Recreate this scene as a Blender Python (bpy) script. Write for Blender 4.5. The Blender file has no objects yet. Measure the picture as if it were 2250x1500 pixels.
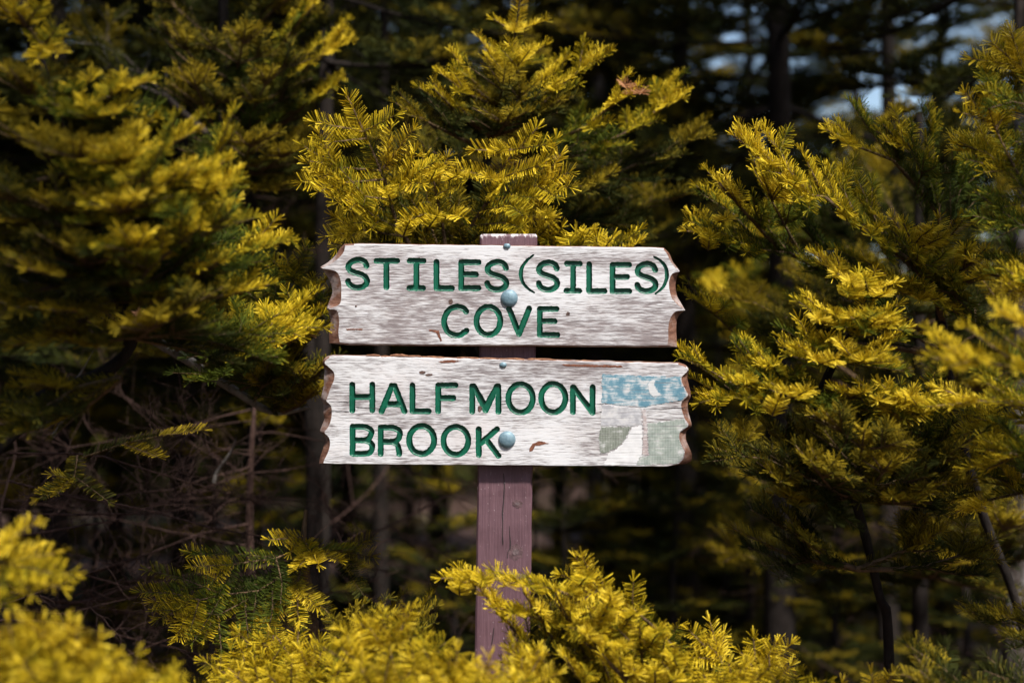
import bpy, math, random
import numpy as np
from mathutils import Vector, Matrix
from mathutils.geometry import tessellate_polygon

scene = bpy.context.scene
COL = scene.collection
R = math.radians

# ------------------------------------------------------------------ camera
CAM_H = 1.5
FPX = 3125.0                      # focal length in photo pixels (50 mm on 36 mm, 2250 px wide)
D0 = 2.28                         # distance to the face of the sign
cam_d = bpy.data.cameras.new('camera')
cam = bpy.data.objects.new('camera', cam_d); COL.objects.link(cam)
cam.location = (0, 0, CAM_H); cam.rotation_euler = (R(90), 0, 0)
cam_d.lens = 50; cam_d.sensor_width = 36; cam_d.clip_end = 2000; cam_d.clip_start = 0.05
cam_d.dof.use_dof = True; cam_d.dof.focus_distance = D0; cam_d.dof.aperture_fstop = 2.1
scene.camera = cam

# ------------------------------------------------------------------ sky, sun, exposure
SUN_EL, SUN_AZ = 55.0, 30.0       # azimuth: degrees to the right of straight behind the camera
world = bpy.data.worlds.new('World'); scene.world = world; world.use_nodes = True
wn = world.node_tree.nodes; wl = world.node_tree.links
bg = wn['Background']
sky = wn.new('ShaderNodeTexSky'); sky.sky_type = 'NISHITA'; sky.sun_disc = False
sky.sun_elevation = R(SUN_EL); sky.sun_rotation = R(180 - SUN_AZ)
wl.new(sky.outputs[0], bg.inputs[0]); bg.inputs[1].default_value = 0.125; sky.dust_density = 1.6
sd = bpy.data.lights.new('sun', 'SUN'); sd.energy = 5.0; sd.angle = R(4.0); sd.color = (1.0, 0.95, 0.87)
sun = bpy.data.objects.new('sun', sd); COL.objects.link(sun)
sv = Vector((math.sin(R(SUN_AZ)) * math.cos(R(SUN_EL)), -math.cos(R(SUN_AZ)) * math.cos(R(SUN_EL)), math.sin(R(SUN_EL))))
sun.rotation_euler = sv.to_track_quat('Z', 'Y').to_euler(); sun.location = sv * 20 + Vector((0, 2, 1))
scene.view_settings.view_transform = 'Standard'; scene.view_settings.look = 'None'
scene.view_settings.exposure = 0.48; scene.view_settings.gamma = 1.0
scene.view_settings.use_curve_mapping = False
cy = scene.cycles
cy.use_adaptive_sampling = True; cy.adaptive_threshold = 0.025
cy.max_bounces = 4; cy.diffuse_bounces = 2; cy.glossy_bounces = 2; cy.transmission_bounces = 3; cy.transparent_max_bounces = 6

def P(px, py, d):
    """a point d metres in front of the lens, seen at photo pixel (px, py)"""
    return np.array(((px - 1125.0) / FPX * d, d, CAM_H + (750.0 - py) / FPX * d))

# ------------------------------------------------------------------ materials
def new_mat(name):
    m = bpy.data.materials.new(name); m.use_nodes = True
    nt = m.node_tree
    return m, nt.nodes, nt.links, nt.nodes['Principled BSDF']
def ramp(n, stops):
    r = n.new('ShaderNodeValToRGB'); e = r.color_ramp.elements
    while len(e) < len(stops): e.new(0.5)
    for el, (p, c) in zip(e, stops):
        el.position = p; el.color = (*c, 1) if len(c) == 3 else c
    return r
def noise(n, l, coord, scale, detail=4, rough=0.55, dist=0.0):
    t = n.new('ShaderNodeTexNoise'); t.inputs['Scale'].default_value = scale
    t.inputs['Detail'].default_value = detail; t.inputs['Roughness'].default_value = rough
    t.inputs['Distortion'].default_value = dist
    if coord is not None: l.new(coord, t.inputs['Vector'])
    return t
def mapping(n, l, src, scale, loc=(0, 0, 0)):
    m = n.new('ShaderNodeMapping'); m.inputs['Scale'].default_value = scale; m.inputs['Location'].default_value = loc
    l.new(src, m.inputs['Vector']); return m.outputs[0]
def mixc(n, l, fac, a, b, blend='MIX'):
    m = n.new('ShaderNodeMix'); m.data_type = 'RGBA'; m.blend_type = blend
    for sock, v in ((m.inputs[0], fac), (m.inputs[6], a), (m.inputs[7], b)):
        if isinstance(v, (int, float)): sock.default_value = v
        elif isinstance(v, tuple): sock.default_value = (*v, 1)
        else: l.new(v, sock)
    return m.outputs[2]
def mth(n, l, op, a, b=0.0, clamp=False):
    m = n.new('ShaderNodeMath'); m.operation = op; m.use_clamp = clamp
    for sock, v in ((m.inputs[0], a), (m.inputs[1], b)):
        if isinstance(v, (int, float)): sock.default_value = v
        else: l.new(v, sock)
    return m.outputs[0]
def bump(n, l, h, strength, dist, p):
    b = n.new('ShaderNodeBump'); b.inputs['Strength'].default_value = strength; b.inputs['Distance'].default_value = dist
    l.new(h, b.inputs['Height']); l.new(b.outputs[0], p.inputs['Normal'])

def needle_mat(name, old, mid, new, transl=0.22, tip=None):
    m, n, l, p = new_mat(name)
    at = n.new('ShaderNodeAttribute'); at.attribute_name = 'age'
    oi = n.new('ShaderNodeObjectInfo')
    j = mth(n, l, 'MULTIPLY_ADD', oi.outputs['Random'], 0.22); n[-1].inputs[2].default_value = -0.11
    a = mth(n, l, 'ADD', at.outputs['Fac'], j)
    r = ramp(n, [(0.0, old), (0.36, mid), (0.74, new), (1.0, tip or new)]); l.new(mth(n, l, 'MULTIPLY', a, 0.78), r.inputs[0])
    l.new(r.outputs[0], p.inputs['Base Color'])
    p.inputs['Roughness'].default_value = 0.75; p.inputs['Specular IOR Level'].default_value = 0.08
    tr = n.new('ShaderNodeBsdfTranslucent'); l.new(r.outputs[0], tr.inputs[0])
    mx = n.new('ShaderNodeMixShader'); mx.inputs[0].default_value = transl
    l.new(p.outputs[0], mx.inputs[1]); l.new(tr.outputs[0], mx.inputs[2])
    l.new(mx.outputs[0], n['Material Output'].inputs['Surface'])
    return m
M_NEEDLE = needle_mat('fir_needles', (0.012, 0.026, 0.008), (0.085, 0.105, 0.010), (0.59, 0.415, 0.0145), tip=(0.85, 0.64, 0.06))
M_NEEDLE_DK = needle_mat('fir_needles_old_shaded', (0.010, 0.018, 0.006), (0.048, 0.052, 0.009), (0.30, 0.215, 0.013))  # darker needle copy: older foliage, plus shade painted into the colour
M_NEEDLE_DEAD = needle_mat('fir_needles_dead', (0.25, 0.09, 0.03), (0.40, 0.17, 0.07), (0.55, 0.28, 0.14))

def bark_mat(name, dark, light, sc=30, patch=None):
    m, n, l, p = new_mat(name)
    tc = n.new('ShaderNodeTexCoord')
    v = mapping(n, l, tc.outputs['Object'], (1, 1, 0.45))
    t = noise(n, l, v, sc, 6, 0.65)
    r = ramp(n, [(0.3, dark), (0.7, light)]); l.new(t.outputs[0], r.inputs[0])
    out = r.outputs[0]
    if patch:
        t2 = noise(n, l, tc.outputs['Object'], 9, 5, 0.7)
        r2 = ramp(n, [(0.52, (0, 0, 0)), (0.62, (1, 1, 1))]); l.new(t2.outputs[0], r2.inputs[0])
        out = mixc(n, l, r2.outputs[0], out, patch)
    l.new(out, p.inputs['Base Color']); p.inputs['Roughness'].default_value = 0.95; p.inputs['Specular IOR Level'].default_value = 0.12
    t5 = noise(n, l, mapping(n, l, tc.outputs['Object'], (1, 1, 0.3)), sc * 3.2, 4, 0.7)
    bump(n, l, mth(n, l, 'ADD', t.outputs[0], mth(n, l, 'MULTIPLY', t5.outputs[0], 0.6)), 1.0, 0.008, p)
    return m
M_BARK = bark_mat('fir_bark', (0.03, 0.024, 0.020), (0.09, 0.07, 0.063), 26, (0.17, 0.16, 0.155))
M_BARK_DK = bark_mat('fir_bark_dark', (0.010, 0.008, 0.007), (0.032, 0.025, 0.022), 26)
M_TWIG = bark_mat('fir_twig', (0.07, 0.045, 0.028), (0.22, 0.14, 0.08), 90)
M_DEADWOOD = bark_mat('dead_twig', (0.03, 0.016, 0.013), (0.10, 0.060, 0.050), 60)
M_PALEWOOD = bark_mat('pale_dead_wood', (0.07, 0.06, 0.055), (0.26, 0.24, 0.22), 40)

# ------------------------------------------------------------------ mesh helpers
def mesh_np(name, V, F, attrs=None, smooth=False):
    V = np.asarray(V, dtype=np.float32); F = np.asarray(F, dtype=np.int32)
    me = bpy.data.meshes.new(name); k = F.shape[1]
    me.vertices.add(len(V)); me.vertices.foreach_set('co', V.ravel())
    me.loops.add(F.size); me.loops.foreach_set('vertex_index', F.ravel())
    me.polygons.add(len(F)); me.polygons.foreach_set('loop_start', np.arange(0, F.size, k, dtype=np.int32))
    if smooth: me.polygons.foreach_set('use_smooth', np.ones(len(F), dtype=bool))
    me.update(calc_edges=True)
    for an, arr in (attrs or {}).items():
        a = me.attributes.new(an, 'FLOAT', 'POINT'); a.data.foreach_set('value', np.asarray(arr, dtype=np.float32))
    return me
def link(name, data, parent=None, mat=None, loc=None):
    o = bpy.data.objects.new(name, data); COL.objects.link(o)
    if parent is not None: o.parent = parent
    if loc is not None: o.location = loc
    if mat is not None and data is not None and not data.materials: data.materials.append(mat)
    return o
def tag(o, label=None, cat=None, group=None, kind=None):
    if label: o['label'] = label
    if cat: o['category'] = cat
    if group: o['group'] = group
    if kind: o['kind'] = kind
    return o
def nrm(v):
    v = np.asarray(v, float); return v / (np.linalg.norm(v) + 1e-12)
def catmull(pts, n=8):
    pts = np.asarray(pts, float)
    if len(pts) < 3:
        t = np.linspace(0, 1, n * max(1, len(pts) - 1) + 1)[:, None]
        return pts[0] * (1 - t) + pts[-1] * t
    q = np.vstack([2 * pts[0] - pts[1], pts, 2 * pts[-1] - pts[-2]])
    out = []
    for i in range(1, len(q) - 2):
        p0, p1, p2, p3 = q[i - 1:i + 3]
        for t in np.linspace(0, 1, n, endpoint=False):
            out.append(0.5 * ((2 * p1) + (-p0 + p2) * t + (2 * p0 - 5 * p1 + 4 * p2 - p3) * t * t + (-p0 + 3 * p1 - 3 * p2 + p3) * t ** 3))
    out.append(q[-2]); return np.array(out)
def tube(pts, rad, sides=5):
    """quads of a swept tube; returns V, F"""
    pts = np.asarray(pts, float); k = len(pts)
    T = np.gradient(pts, axis=0); T /= (np.linalg.norm(T, axis=1)[:, None] + 1e-12)
    ref = np.array((0.31, 0.17, 0.93)) if abs(T[0] @ np.array((0.31, 0.17, 0.93))) < 0.9 else np.array((1.0, 0.2, 0))
    U = np.cross(T, ref); U /= (np.linalg.norm(U, axis=1)[:, None] + 1e-12)
    W = np.cross(T, U)
    a = np.linspace(0, 2 * math.pi, sides, endpoint=False)
    V = pts[:, None, :] + np.asarray(rad)[:, None, None] * (np.cos(a)[None, :, None] * U[:, None, :] + np.sin(a)[None, :, None] * W[:, None, :])
    i = np.arange(k - 1)[:, None] * sides; j = np.arange(sides)[None, :]; j2 = (j + 1) % sides
    F = np.stack([i + j, i + j2, i + sides + j2, i + sides + j], -1).reshape(-1, 4)
    return V.reshape(-1, 3), F

class Spray:
    """collects the wood and the needled shoots of one branch (or one whole crown)"""
    def __init__(self, seed):
        self.r = random.Random(seed); self.n = np.random.default_rng(seed)
        self.V = []; self.F = []; self.nv = 0; self.sh = []
    def wood(self, pts, rad, sides=4):
        V, F = tube(pts, rad, sides); self.V.append(V); self.F.append(F + self.nv); self.nv += len(V)
    def grow(self, pts, normal, order=2, seg=0.068, spread=0.3, bare=0.15, ang=50, r0=0.006, maxlat=0.35, up=0.15, top=True, dens=1.0, vig=1.0, gold=False):
        rr = self.r
        pts = np.asarray(pts, float)
        s = np.concatenate([[0], np.cumsum(np.linalg.norm(np.diff(pts, axis=0), axis=1))]); L = s[-1]
        if L < 0.012: return
        nseg = max(1, int(round(L / seg)))
        u = np.linspace(0, L, nseg + 1)
        if nseg > 1: u[1:-1] += np.array([rr.uniform(-.15, .15) * seg for _ in range(nseg - 1)])
        N = np.stack([np.interp(u, s, pts[:, i]) for i in range(3)], 1)
        rad = r0 * (0.22 + 0.78 * (1 - u / L)); rad = np.maximum(rad, 0.0009)
        self.wood(N, rad, 5 if r0 > 0.004 else 3)
        normal = nrm(normal)
        for i in range(nseg):
            back = nseg - 1 - i
            a = nrm(N[i + 1] - N[i]); f = u[i + 1] / L
            if f > bare:
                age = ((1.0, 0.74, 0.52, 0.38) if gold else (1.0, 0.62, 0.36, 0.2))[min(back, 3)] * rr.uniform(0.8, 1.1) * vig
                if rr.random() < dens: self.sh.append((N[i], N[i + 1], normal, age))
            if order <= 0 or (i + 1 == nseg and (not top or L < 0.06)): continue
            if f < bare * 0.8: continue
            node = N[i + 1] if i + 1 < nseg else N[i] + (N[i + 1] - N[i]) * 0.12
            dist = L - u[i + 1] if i + 1 < nseg else 0.0
            sd_ = nrm(np.cross(a, normal)); nn = np.cross(sd_, a)
            for sgn in (-1, 1, 0):
                if sgn == 0 and rr.random() > 0.12: continue
                if rr.random() < 0.14: continue
                ln = min(seg * 0.75 + spread * dist, maxlat) * rr.uniform(0.7, 1.2)
                if i + 1 == nseg: ln = seg * rr.uniform(0.55, 0.85)
                an = R(ang + rr.uniform(-10, 12)) if i + 1 < nseg else R(ang - 6)
                if sgn == 0:
                    d = a * math.cos(an) + nn * math.sin(an) * rr.choice((1, 1, -0.6)); ln *= 0.6
                else:
                    d = a * math.cos(an) + sd_ * sgn * math.sin(an) + nn * rr.uniform(-.18, .25)
                d = nrm(d)
                t = np.linspace(0, 1, 5)[:, None]
                bend = (a * 0.22 + np.array((0, 0, up)) + np.array([rr.uniform(-.08, .08) for _ in range(3)])) * ln
                lp = node + d * ln * t + bend * t * t
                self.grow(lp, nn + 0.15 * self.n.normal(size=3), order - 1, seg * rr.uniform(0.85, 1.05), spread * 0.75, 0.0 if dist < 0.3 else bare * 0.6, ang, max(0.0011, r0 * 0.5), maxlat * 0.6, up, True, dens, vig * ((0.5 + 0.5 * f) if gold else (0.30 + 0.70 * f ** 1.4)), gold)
    def needles(self, length=0.0180, width=0.0014, per_m=1320):
        if not self.sh: return None
        g = self.n
        p0 = np.array([q[0] for q in self.sh]); p1 = np.array([q[1] for q in self.sh]); nm = np.array([q[2] for q in self.sh]); ag = np.array([q[3] for q in self.sh])
        L = np.linalg.norm(p1 - p0, axis=1); cnt = np.maximum(6, (L * per_m).astype(int))
        idx = np.repeat(np.arange(len(L)), cnt); m = len(idx)
        A = (p1 - p0) / L[:, None]; A = A[idx]
        Nn = nm[idx] - (nm[idx] * A).sum(1)[:, None] * A; Nn /= (np.linalg.norm(Nn, axis=1)[:, None] + 1e-9)
        S = np.cross(A, Nn)
        start = np.concatenate([[0], np.cumsum(cnt)[:-1]]); k = np.arange(m) - start[idx]; cn = cnt[idx]
        comb = (k % 4) != 3                                                   # three in four stand out sideways like a comb, the rest brush upwards
        t = (k + 0.5 + g.normal(0, 0.35, m)) / cn * 1.05
        side = np.where(k % 2 == 0, -1.0, 1.0) * np.where(k % 8 > 3, -1.0, 1.0)
        phi = np.where(comb, g.normal(78, 8, m) * side, g.uniform(-70, 70, m))   # degrees from the upper side
        star = t > 0.92
        phi = np.radians(np.where(star, g.uniform(-180, 180, m), phi))
        Rd = np.cos(phi)[:, None] * Nn + np.sin(phi)[:, None] * S
        el = np.radians(np.where(star, g.uniform(8, 62, m), np.where(comb, g.normal(70, 3.5, m), g.normal(52, 9, m))))
        D = np.cos(el)[:, None] * A + np.sin(el)[:, None] * Rd
        ln = length * g.normal(1.0, 0.07, m) * np.where(comb, 1.0, 0.8) * (1 - 0.2 * np.clip(t - 0.85, 0, 1) / 0.2) * (0.72 + 0.28 * np.clip(t / 0.22, 0, 1))
        base = p0[idx] + A * (L[idx] * np.minimum(t, 1.0))[:, None]
        tip = base + D * ln[:, None] + (Nn * 0.12 + A * 0.10) * ln[:, None]
        Wd = np.cross(D, Rd + 0.35 * g.normal(size=(m, 3))); Wd /= (np.linalg.norm(Wd, axis=1)[:, None] + 1e-9)
        w = width * g.normal(1, 0.1, m)[:, None]
        V = np.stack([base - Wd * w * 0.40, base + Wd * w * 0.40, tip + Wd * w * 0.46, tip - Wd * w * 0.46], 1).reshape(-1, 3)
        F = np.arange(4 * m).reshape(-1, 4)
        age = np.clip(ag[idx] * g.normal(1, 0.13, m), 0, 1.15)
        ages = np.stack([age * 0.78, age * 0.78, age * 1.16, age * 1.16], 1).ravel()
        return V, F, ages
    def objects(self, name, parent, wood_mat=None, needle=None, **kw):
        b = link(name, mesh_np(name, np.vstack(self.V), np.vstack(self.F), smooth=True), parent, wood_mat or M_TWIG)
        nd = self.needles(**kw)
        if nd is not None:
            c = link('needles', mesh_np('needles', nd[0], nd[1], {'age': nd[2]}), b, needle or M_NEEDLE); c['kind'] = 'stuff'
        return b

def thing(name, label, cat, base, group=None):
    o = bpy.data.objects.new(name, None); COL.objects.link(o); o.location = base; o.empty_display_size = 0.1
    return tag(o, label, cat, group)
def to_local(o, V): return np.asarray(V) - np.array(o.location)

SEED = [100]
def branch(tree, pts, wood=None, needle=None, r0=0.006, normal=None, name='branch', nd=None, **kw):
    """pts: photo-pixel/depth triples from the base to the tip"""
    SEED[0] += 1
    W = np.array([P(*p) for p in pts]); W = to_local(tree, W)
    sp = Spray(SEED[0])
    if len(W) == 2:
        mid = (W[0] + W[1]) / 2 + np.array((0, 0, -0.06 * np.linalg.norm(W[1] - W[0])))
        W = np.array([W[0], mid, W[1]])
    if normal is None: normal = (0.1, -0.45, 1.0)
    d = nrm(W[-1] - W[0]); nv = nrm(normal)
    if abs(d @ nv) > 0.85: nv = nrm(np.array((0, -1.0, 0.25)))
    sp.grow(catmull(W, 6), nv, r0=r0, **kw)
    return sp.objects(name, tree, wood, needle, **(nd or {}))
def trunk(tree, pts, rad, mat=None, sides=9, name='trunk', world_pts=False):
    W = np.array(pts) if world_pts else np.array([P(*p) for p in pts])
    W = catmull(to_local(tree, W), 6)
    rd = np.interp(np.linspace(0, 1, len(W)), np.linspace(0, 1, len(rad)), rad)
    rng = np.random.default_rng(len(pts) + int(abs(W[0, 0]) * 1000))
    rd = rd * (1 + 0.05 * rng.normal(size=len(rd)))
    V, F = tube(W, rd, sides)
    return link(name, mesh_np(name, V, F, smooth=True), tree, mat or M_BARK)
def base_of(px, py, d):
    p = P(px, py, d); return Vector((p[0], p[1], 0.0))

# ------------------------------------------------------------------ ground
def ground():
    n = 90; ext = 1.0
    g = np.concatenate([-np.geomspace(600, 0.4, n), np.geomspace(0.4, 600, n)])
    X, Y = np.meshgrid(g, g + 6.0)
    rng = np.random.default_rng(3)
    Z = np.zeros_like(X)
    for k in range(9):
        a, f, ph = rng.uniform(0, 6.28), rng.uniform(0.3, 2.2), rng.uniform(0, 6.28)
        Z += 0.03 / f * np.sin((X * math.cos(a) + Y * math.sin(a)) * f + ph)
    Z -= Z.max() * 0.6
    V = np.stack([X, Y, Z], -1).reshape(-1, 3); m = 2 * n
    i = np.arange(m - 1)[:, None] * m + np.arange(m - 1)[None, :]
    F = np.stack([i, i + 1, i + m + 1, i + m], -1).reshape(-1, 4)
    mat, nn, l, p = new_mat('forest_litter')
    tc = nn.new('ShaderNodeTexCoord')
    t = noise(nn, l, tc.outputs['Object'], 3.0, 8, 0.7); t2 = noise(nn, l, tc.outputs['Object'], 0.7, 4, 0.6)
    r = ramp(nn, [(0.3, (0.03, 0.018, 0.013)), (0.55, (0.09, 0.048, 0.035)), (0.75, (0.15, 0.085, 0.065))]); l.new(t.outputs[0], r.inputs[0])
    r2 = ramp(nn, [(0.5, (0, 0, 0)), (0.62, (1, 1, 1))]); l.new(t2.outputs[0], r2.inputs[0])
    l.new(mixc(nn, l, r2.outputs[0], r.outputs[0], (0.05, 0.05, 0.012)), p.inputs['Base Color']); p.inputs['Roughness'].default_value = 0.95
    bump(nn, l, t.outputs[0], 0.8, 0.05, p)
    tag(link('ground', mesh_np('ground', V, F, smooth=True), None, mat), 'brown needle litter covering the forest floor', 'ground', kind='structure')
ground()

# ------------------------------------------------------------------ the sign
def Z1(x, y): return (680 + x / 5.0, 490 + y / 5.0)
def Z2(x, y): return (1100 + x / 5.0, 490 + y / 5.0)
def Z3(x, y): return (680 + x / 5.0, 760 + y / 5.0)
def Z4(x, y): return (1100 + x / 5.0, 760 + y / 5.0)
KPX = D0 / FPX                                       # metres per photo pixel on the face of the boards
SIGN = thing('trail_sign', 'weathered wooden trail sign, two carved white boards with green lettering on a maroon post', 'sign', base_of(1108, 750, D0 + 0.085))
SIGN_O = np.array(SIGN.location)
def S2(px, py):                                      # photo pixel -> sign plane (x, z) in the sign's own space
    p = P(px, py, D0); return (p[0] - SIGN_O[0], p[2] - SIGN_O[2])
FACE_Y = D0 - SIGN_O[1]

def wood_paint(name, warm, lines, seed):
    m, n, l, p = new_mat(name)
    tc = n.new('ShaderNodeTexCoord'); O = tc.outputs['Object']
    wob = noise(n, l, mapping(n, l, O, (3, 1, 9), (seed, 0, 0)), 1.0, 2, 0.5)
    add = n.new('ShaderNodeVectorMath'); add.operation = 'MULTIPLY_ADD'
    l.new(wob.outputs['Color'], add.inputs[0]); add.inputs[1].default_value = (0, 0, 0.012); l.new(O, add.inputs[2])
    Q = add.outputs[0]
    fine = noise(n, l, mapping(n, l, Q, (55, 1, 520), (seed, 0, 3)), 1.0, 3, 0.6)
    mid = noise(n, l, mapping(n, l, Q, (24, 1, 250), (seed, 0, 7)), 1.0, 4, 0.65)
    patch = noise(n, l, mapping(n, l, Q, (4, 1, 11), (seed + 4, 0, 1)), 1.0, 5, 0.65)
    h = mth(n, l, 'ADD', mth(n, l, 'MULTIPLY', fine.outputs[0], 0.55), mth(n, l, 'MULTIPLY', mid.outputs[0], 0.55))
    h2 = mth(n, l, 'ADD', h, mth(n, l, 'MULTIPLY', patch.outputs[0], 0.85 - 0.25 * lines))
    sp_ = n.new('ShaderNodeSeparateXYZ'); l.new(O, sp_.inputs[0])
    top_white = n.new('ShaderNodeMapRange'); l.new(sp_.outputs[2], top_white.inputs[0]); top_white.inputs[1].default_value = 0.052; top_white.inputs[2].default_value = 0.078; top_white.inputs[4].default_value = 0.16 * (1 - lines)
    h2 = mth(n, l, 'ADD', h2, top_white.outputs[0])          # whiter towards the rounded top edge
    c0 = 0.86 - 0.10 * lines + (0.10 if lines < 0.5 else 0.065)
    r = ramp(n, [(c0 / 2 - 0.045, (0, 0, 0)), (c0 / 2 + 0.035, (1, 1, 1))])
    l.new(mth(n, l, 'MULTIPLY', h2, 0.5), r.inputs[0])
    wc = ramp(n, [(0.3, (0.17, 0.145, 0.15)), (0.6, warm), (0.8, (0.40, 0.355, 0.35))]); l.new(mid.outputs[0], wc.inputs[0])
    pc = ramp(n, [(0.3, (0.52, 0.515, 0.535)), (0.7, (0.68, 0.68, 0.705))]); l.new(patch.outputs[0], pc.inputs[0])
    stain = noise(n, l, mapping(n, l, O, (7, 1, 13), (seed + 11, 0, 5)), 1.0, 6, 0.7)
    sr = ramp(n, [(0.48, (0, 0, 0)), (0.68, (1, 1, 1))]); l.new(stain.outputs[0], sr.inputs[0])
    face = mixc(n, l, r.outputs[0], wc.outputs[0], pc.outputs[0])
    face = mixc(n, l, mth(n, l, 'MULTIPLY', sr.outputs[0], 0.55), face, mixc(n, l, 1.0, face, (0.74, 0.64, 0.60), 'MULTIPLY'))
    l.new(face, p.inputs['Base Color'])
    p.inputs['Roughness'].default_value = 0.65
    bump(n, l, mth(n, l, 'ADD', h, mth(n, l, 'MULTIPLY', r.outputs[0], 0.25)), 0.55, 0.0015, p)
    return m
M_WOOD1 = wood_paint('weathered_white_paint', (0.29, 0.25, 0.255), 0.3, 2.0)
M_WOOD2 = wood_paint('cracked_white_paint', (0.24, 0.21, 0.215), 1.0, 9.0)
def edge_mat():
    m, n, l, p = new_mat('raw_wood_edge')
    tc = n.new('ShaderNodeTexCoord')
    t = noise(n, l, mapping(n, l, tc.outputs['Object'], (60, 60, 140)), 1.0, 5, 0.65)
    t2 = noise(n, l, tc.outputs['Object'], 26, 4, 0.6)
    r = ramp(n, [(0.3, (0.07, 0.025, 0.014)), (0.55, (0.18, 0.080, 0.048)), (0.78, (0.33, 0.20, 0.15))]); l.new(t.outputs[0], r.inputs[0])
    r2 = ramp(n, [(0.5, (0, 0, 0)), (0.68, (1, 1, 1))]); l.new(t2.outputs[0], r2.inputs[0])
    l.new(mixc(n, l, r2.outputs[0], r.outputs[0], (0.36, 0.30, 0.285)), p.inputs['Base Color']); p.inputs['Roughness'].default_value = 0.8
    bump(n, l, t.outputs[0], 0.6, 0.002, p)
    return m
M_EDGE = edge_mat()
def green_mat():
    m, n, l, p = new_mat('green_letter_paint')
    tc = n.new('ShaderNodeTexCoord'); t = noise(n, l, tc.outputs['Object'], 120, 4, 0.6); t2 = noise(n, l, tc.outputs['Object'], 25, 3, 0.5)
    r = ramp(n, [(0.35, (0.001, 0.060, 0.034)), (0.62, (0.002, 0.105, 0.058)), (0.8, (0.02, 0.15, 0.085))])
    l.new(mth(n, l, 'MULTIPLY', mth(n, l, 'ADD', t.outputs[0], t2.outputs[0]), 0.5), r.inputs[0])
    l.new(r.outputs[0], p.inputs['Base Color']); p.inputs['Roughness'].default_value = 0.38
    bump(n, l, t.outputs[0], 0.35, 0.001, p)
    return m
M_GREEN = green_mat()
def bolt_mat():
    m, n, l, p = new_mat('blue_grey_bolt_paint')
    tc = n.new('ShaderNodeTexCoord'); t = noise(n, l, tc.outputs['Object'], 200, 5, 0.6)
    r = ramp(n, [(0.35, (0.11, 0.19, 0.24)), (0.65, (0.20, 0.30, 0.36))]); l.new(t.outputs[0], r.inputs[0])
    l.new(r.outputs[0], p.inputs['Base Color']); p.inputs['Roughness'].default_value = 0.5; p.inputs['Metallic'].default_value = 0.15
    bump(n, l, t.outputs[0], 0.3, 0.0008, p)
    return m
M_BOLT = bolt_mat()

def stroke_field(strokes, xs, zs):
    """signed distance to the routed stroke (negative inside) on a grid"""
    X, Z = np.meshgrid(xs, zs, indexing='ij'); f = np.full(X.shape, 9.0)
    for pl, r in strokes:
        pl = np.array(pl); rr = np.broadcast_to(r, (len(pl),))
        for (a, b, ra, rb) in zip(pl[:-1], pl[1:], rr[:-1], rr[1:]):
            ab = b - a; q = ab @ ab + 1e-15
            t = np.clip(((X - a[0]) * ab[0] + (Z - a[1]) * ab[1]) / q, 0, 1)
            f = np.minimum(f, np.hypot(X - a[0] - t * ab[0], Z - a[1] - t * ab[1]) - (ra + (rb - ra) * t))
    return f
def carve(strokes, depth, h=0.0008, wob=0.0, seed=0):
    """routed groove: returns groove verts/faces and the closed outline loops (x, z)"""
    allp = np.vstack([np.array(s[0]) for s in strokes]); rm = max(np.max(s[1]) for s in strokes) + 3 * h
    xs = np.arange(allp[:, 0].min() - rm, allp[:, 0].max() + rm, h); zs = np.arange(allp[:, 1].min() - rm, allp[:, 1].max() + rm, h)
    f = stroke_field(strokes, xs, zs)
    if wob:
        g = np.random.default_rng(seed); k = g.normal(size=f.shape)
        for _ in range(3): k = (k + np.roll(k, 1, 0) + np.roll(k, -1, 0) + np.roll(k, 1, 1) + np.roll(k, -1, 1)) / 5
        f = f + k * wob
    rmin = min(np.max(s[1]) for s in strokes)
    V = []; idx = {}; F = []; segs = {}
    def vert(key, x, z, fv):
        if key not in idx:
            u = min(1.0, max(0.0, -fv / (rmin * 0.62))); idx[key] = len(V)
            V.append((x, z, depth * (1 - (1 - u) ** 2.6)))
        return idx[key]
    ins = f < 0
    any4 = ins[:-1, :-1] | ins[1:, :-1] | ins[:-1, 1:] | ins[1:, 1:]
    for i, j in zip(*np.nonzero(any4)):
        cs = ((i, j), (i + 1, j), (i + 1, j + 1), (i, j + 1)); poly = []; cross = []
        for a, b in zip(cs, cs[1:] + cs[:1]):
            fa, fb = f[a], f[b]
            if fa < 0: poly.append(vert(a, xs[a[0]], zs[a[1]], fa))
            if (fa < 0) != (fb < 0):
                t = fa / (fa - fb); key = (min(a, b), max(a, b))
                v = vert(key, xs[a[0]] + t * (xs[b[0]] - xs[a[0]]), zs[a[1]] + t * (zs[b[1]] - zs[a[1]]), 0.0)
                poly.append(v); cross.append((v, fa < 0))
        if len(poly) >= 3: F.append(poly)
        if len(cross) == 2:
            a, b = cross
            if a[1]: segs[a[0]] = b[0]
            else: segs[b[0]] = a[0]
    loops = []; left = dict(segs)
    while left:
        s0, nx = next(iter(left.items())); lp = [s0]; del left[s0]
        while nx in left:
            lp.append(nx); nx = left.pop(nx)
        if len(lp) > 5: loops.append([(V[k][0], V[k][1]) for k in lp])
    return V, F, loops
def arc(cx, cy, rx, ry, a0, a1, n=28):
    return [(cx + rx * math.cos(R(a)), cy + ry * math.sin(R(a))) for a in np.linspace(a0, a1, n)]
def sm(pts, n=5): return [tuple(p) for p in catmull(np.array(pts, float), n)]
S_UNIT = [(.98, .22), (.88, .08), (.62, 0), (.36, .02), (.13, .10), (.02, .23), (.07, .35), (.25, .43), (.5, .49), (.78, .56), (.95, .66), (1, .78), (.92, .90), (.70, .98), (.45, 1), (.2, .95), (.05, .86), (0, .77)]
def Sg(x0, x1, y0, y1): return [sm([(x0 + u * (x1 - x0), y0 + v * (y1 - y0)) for u, v in S_UNIT])]
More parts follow.
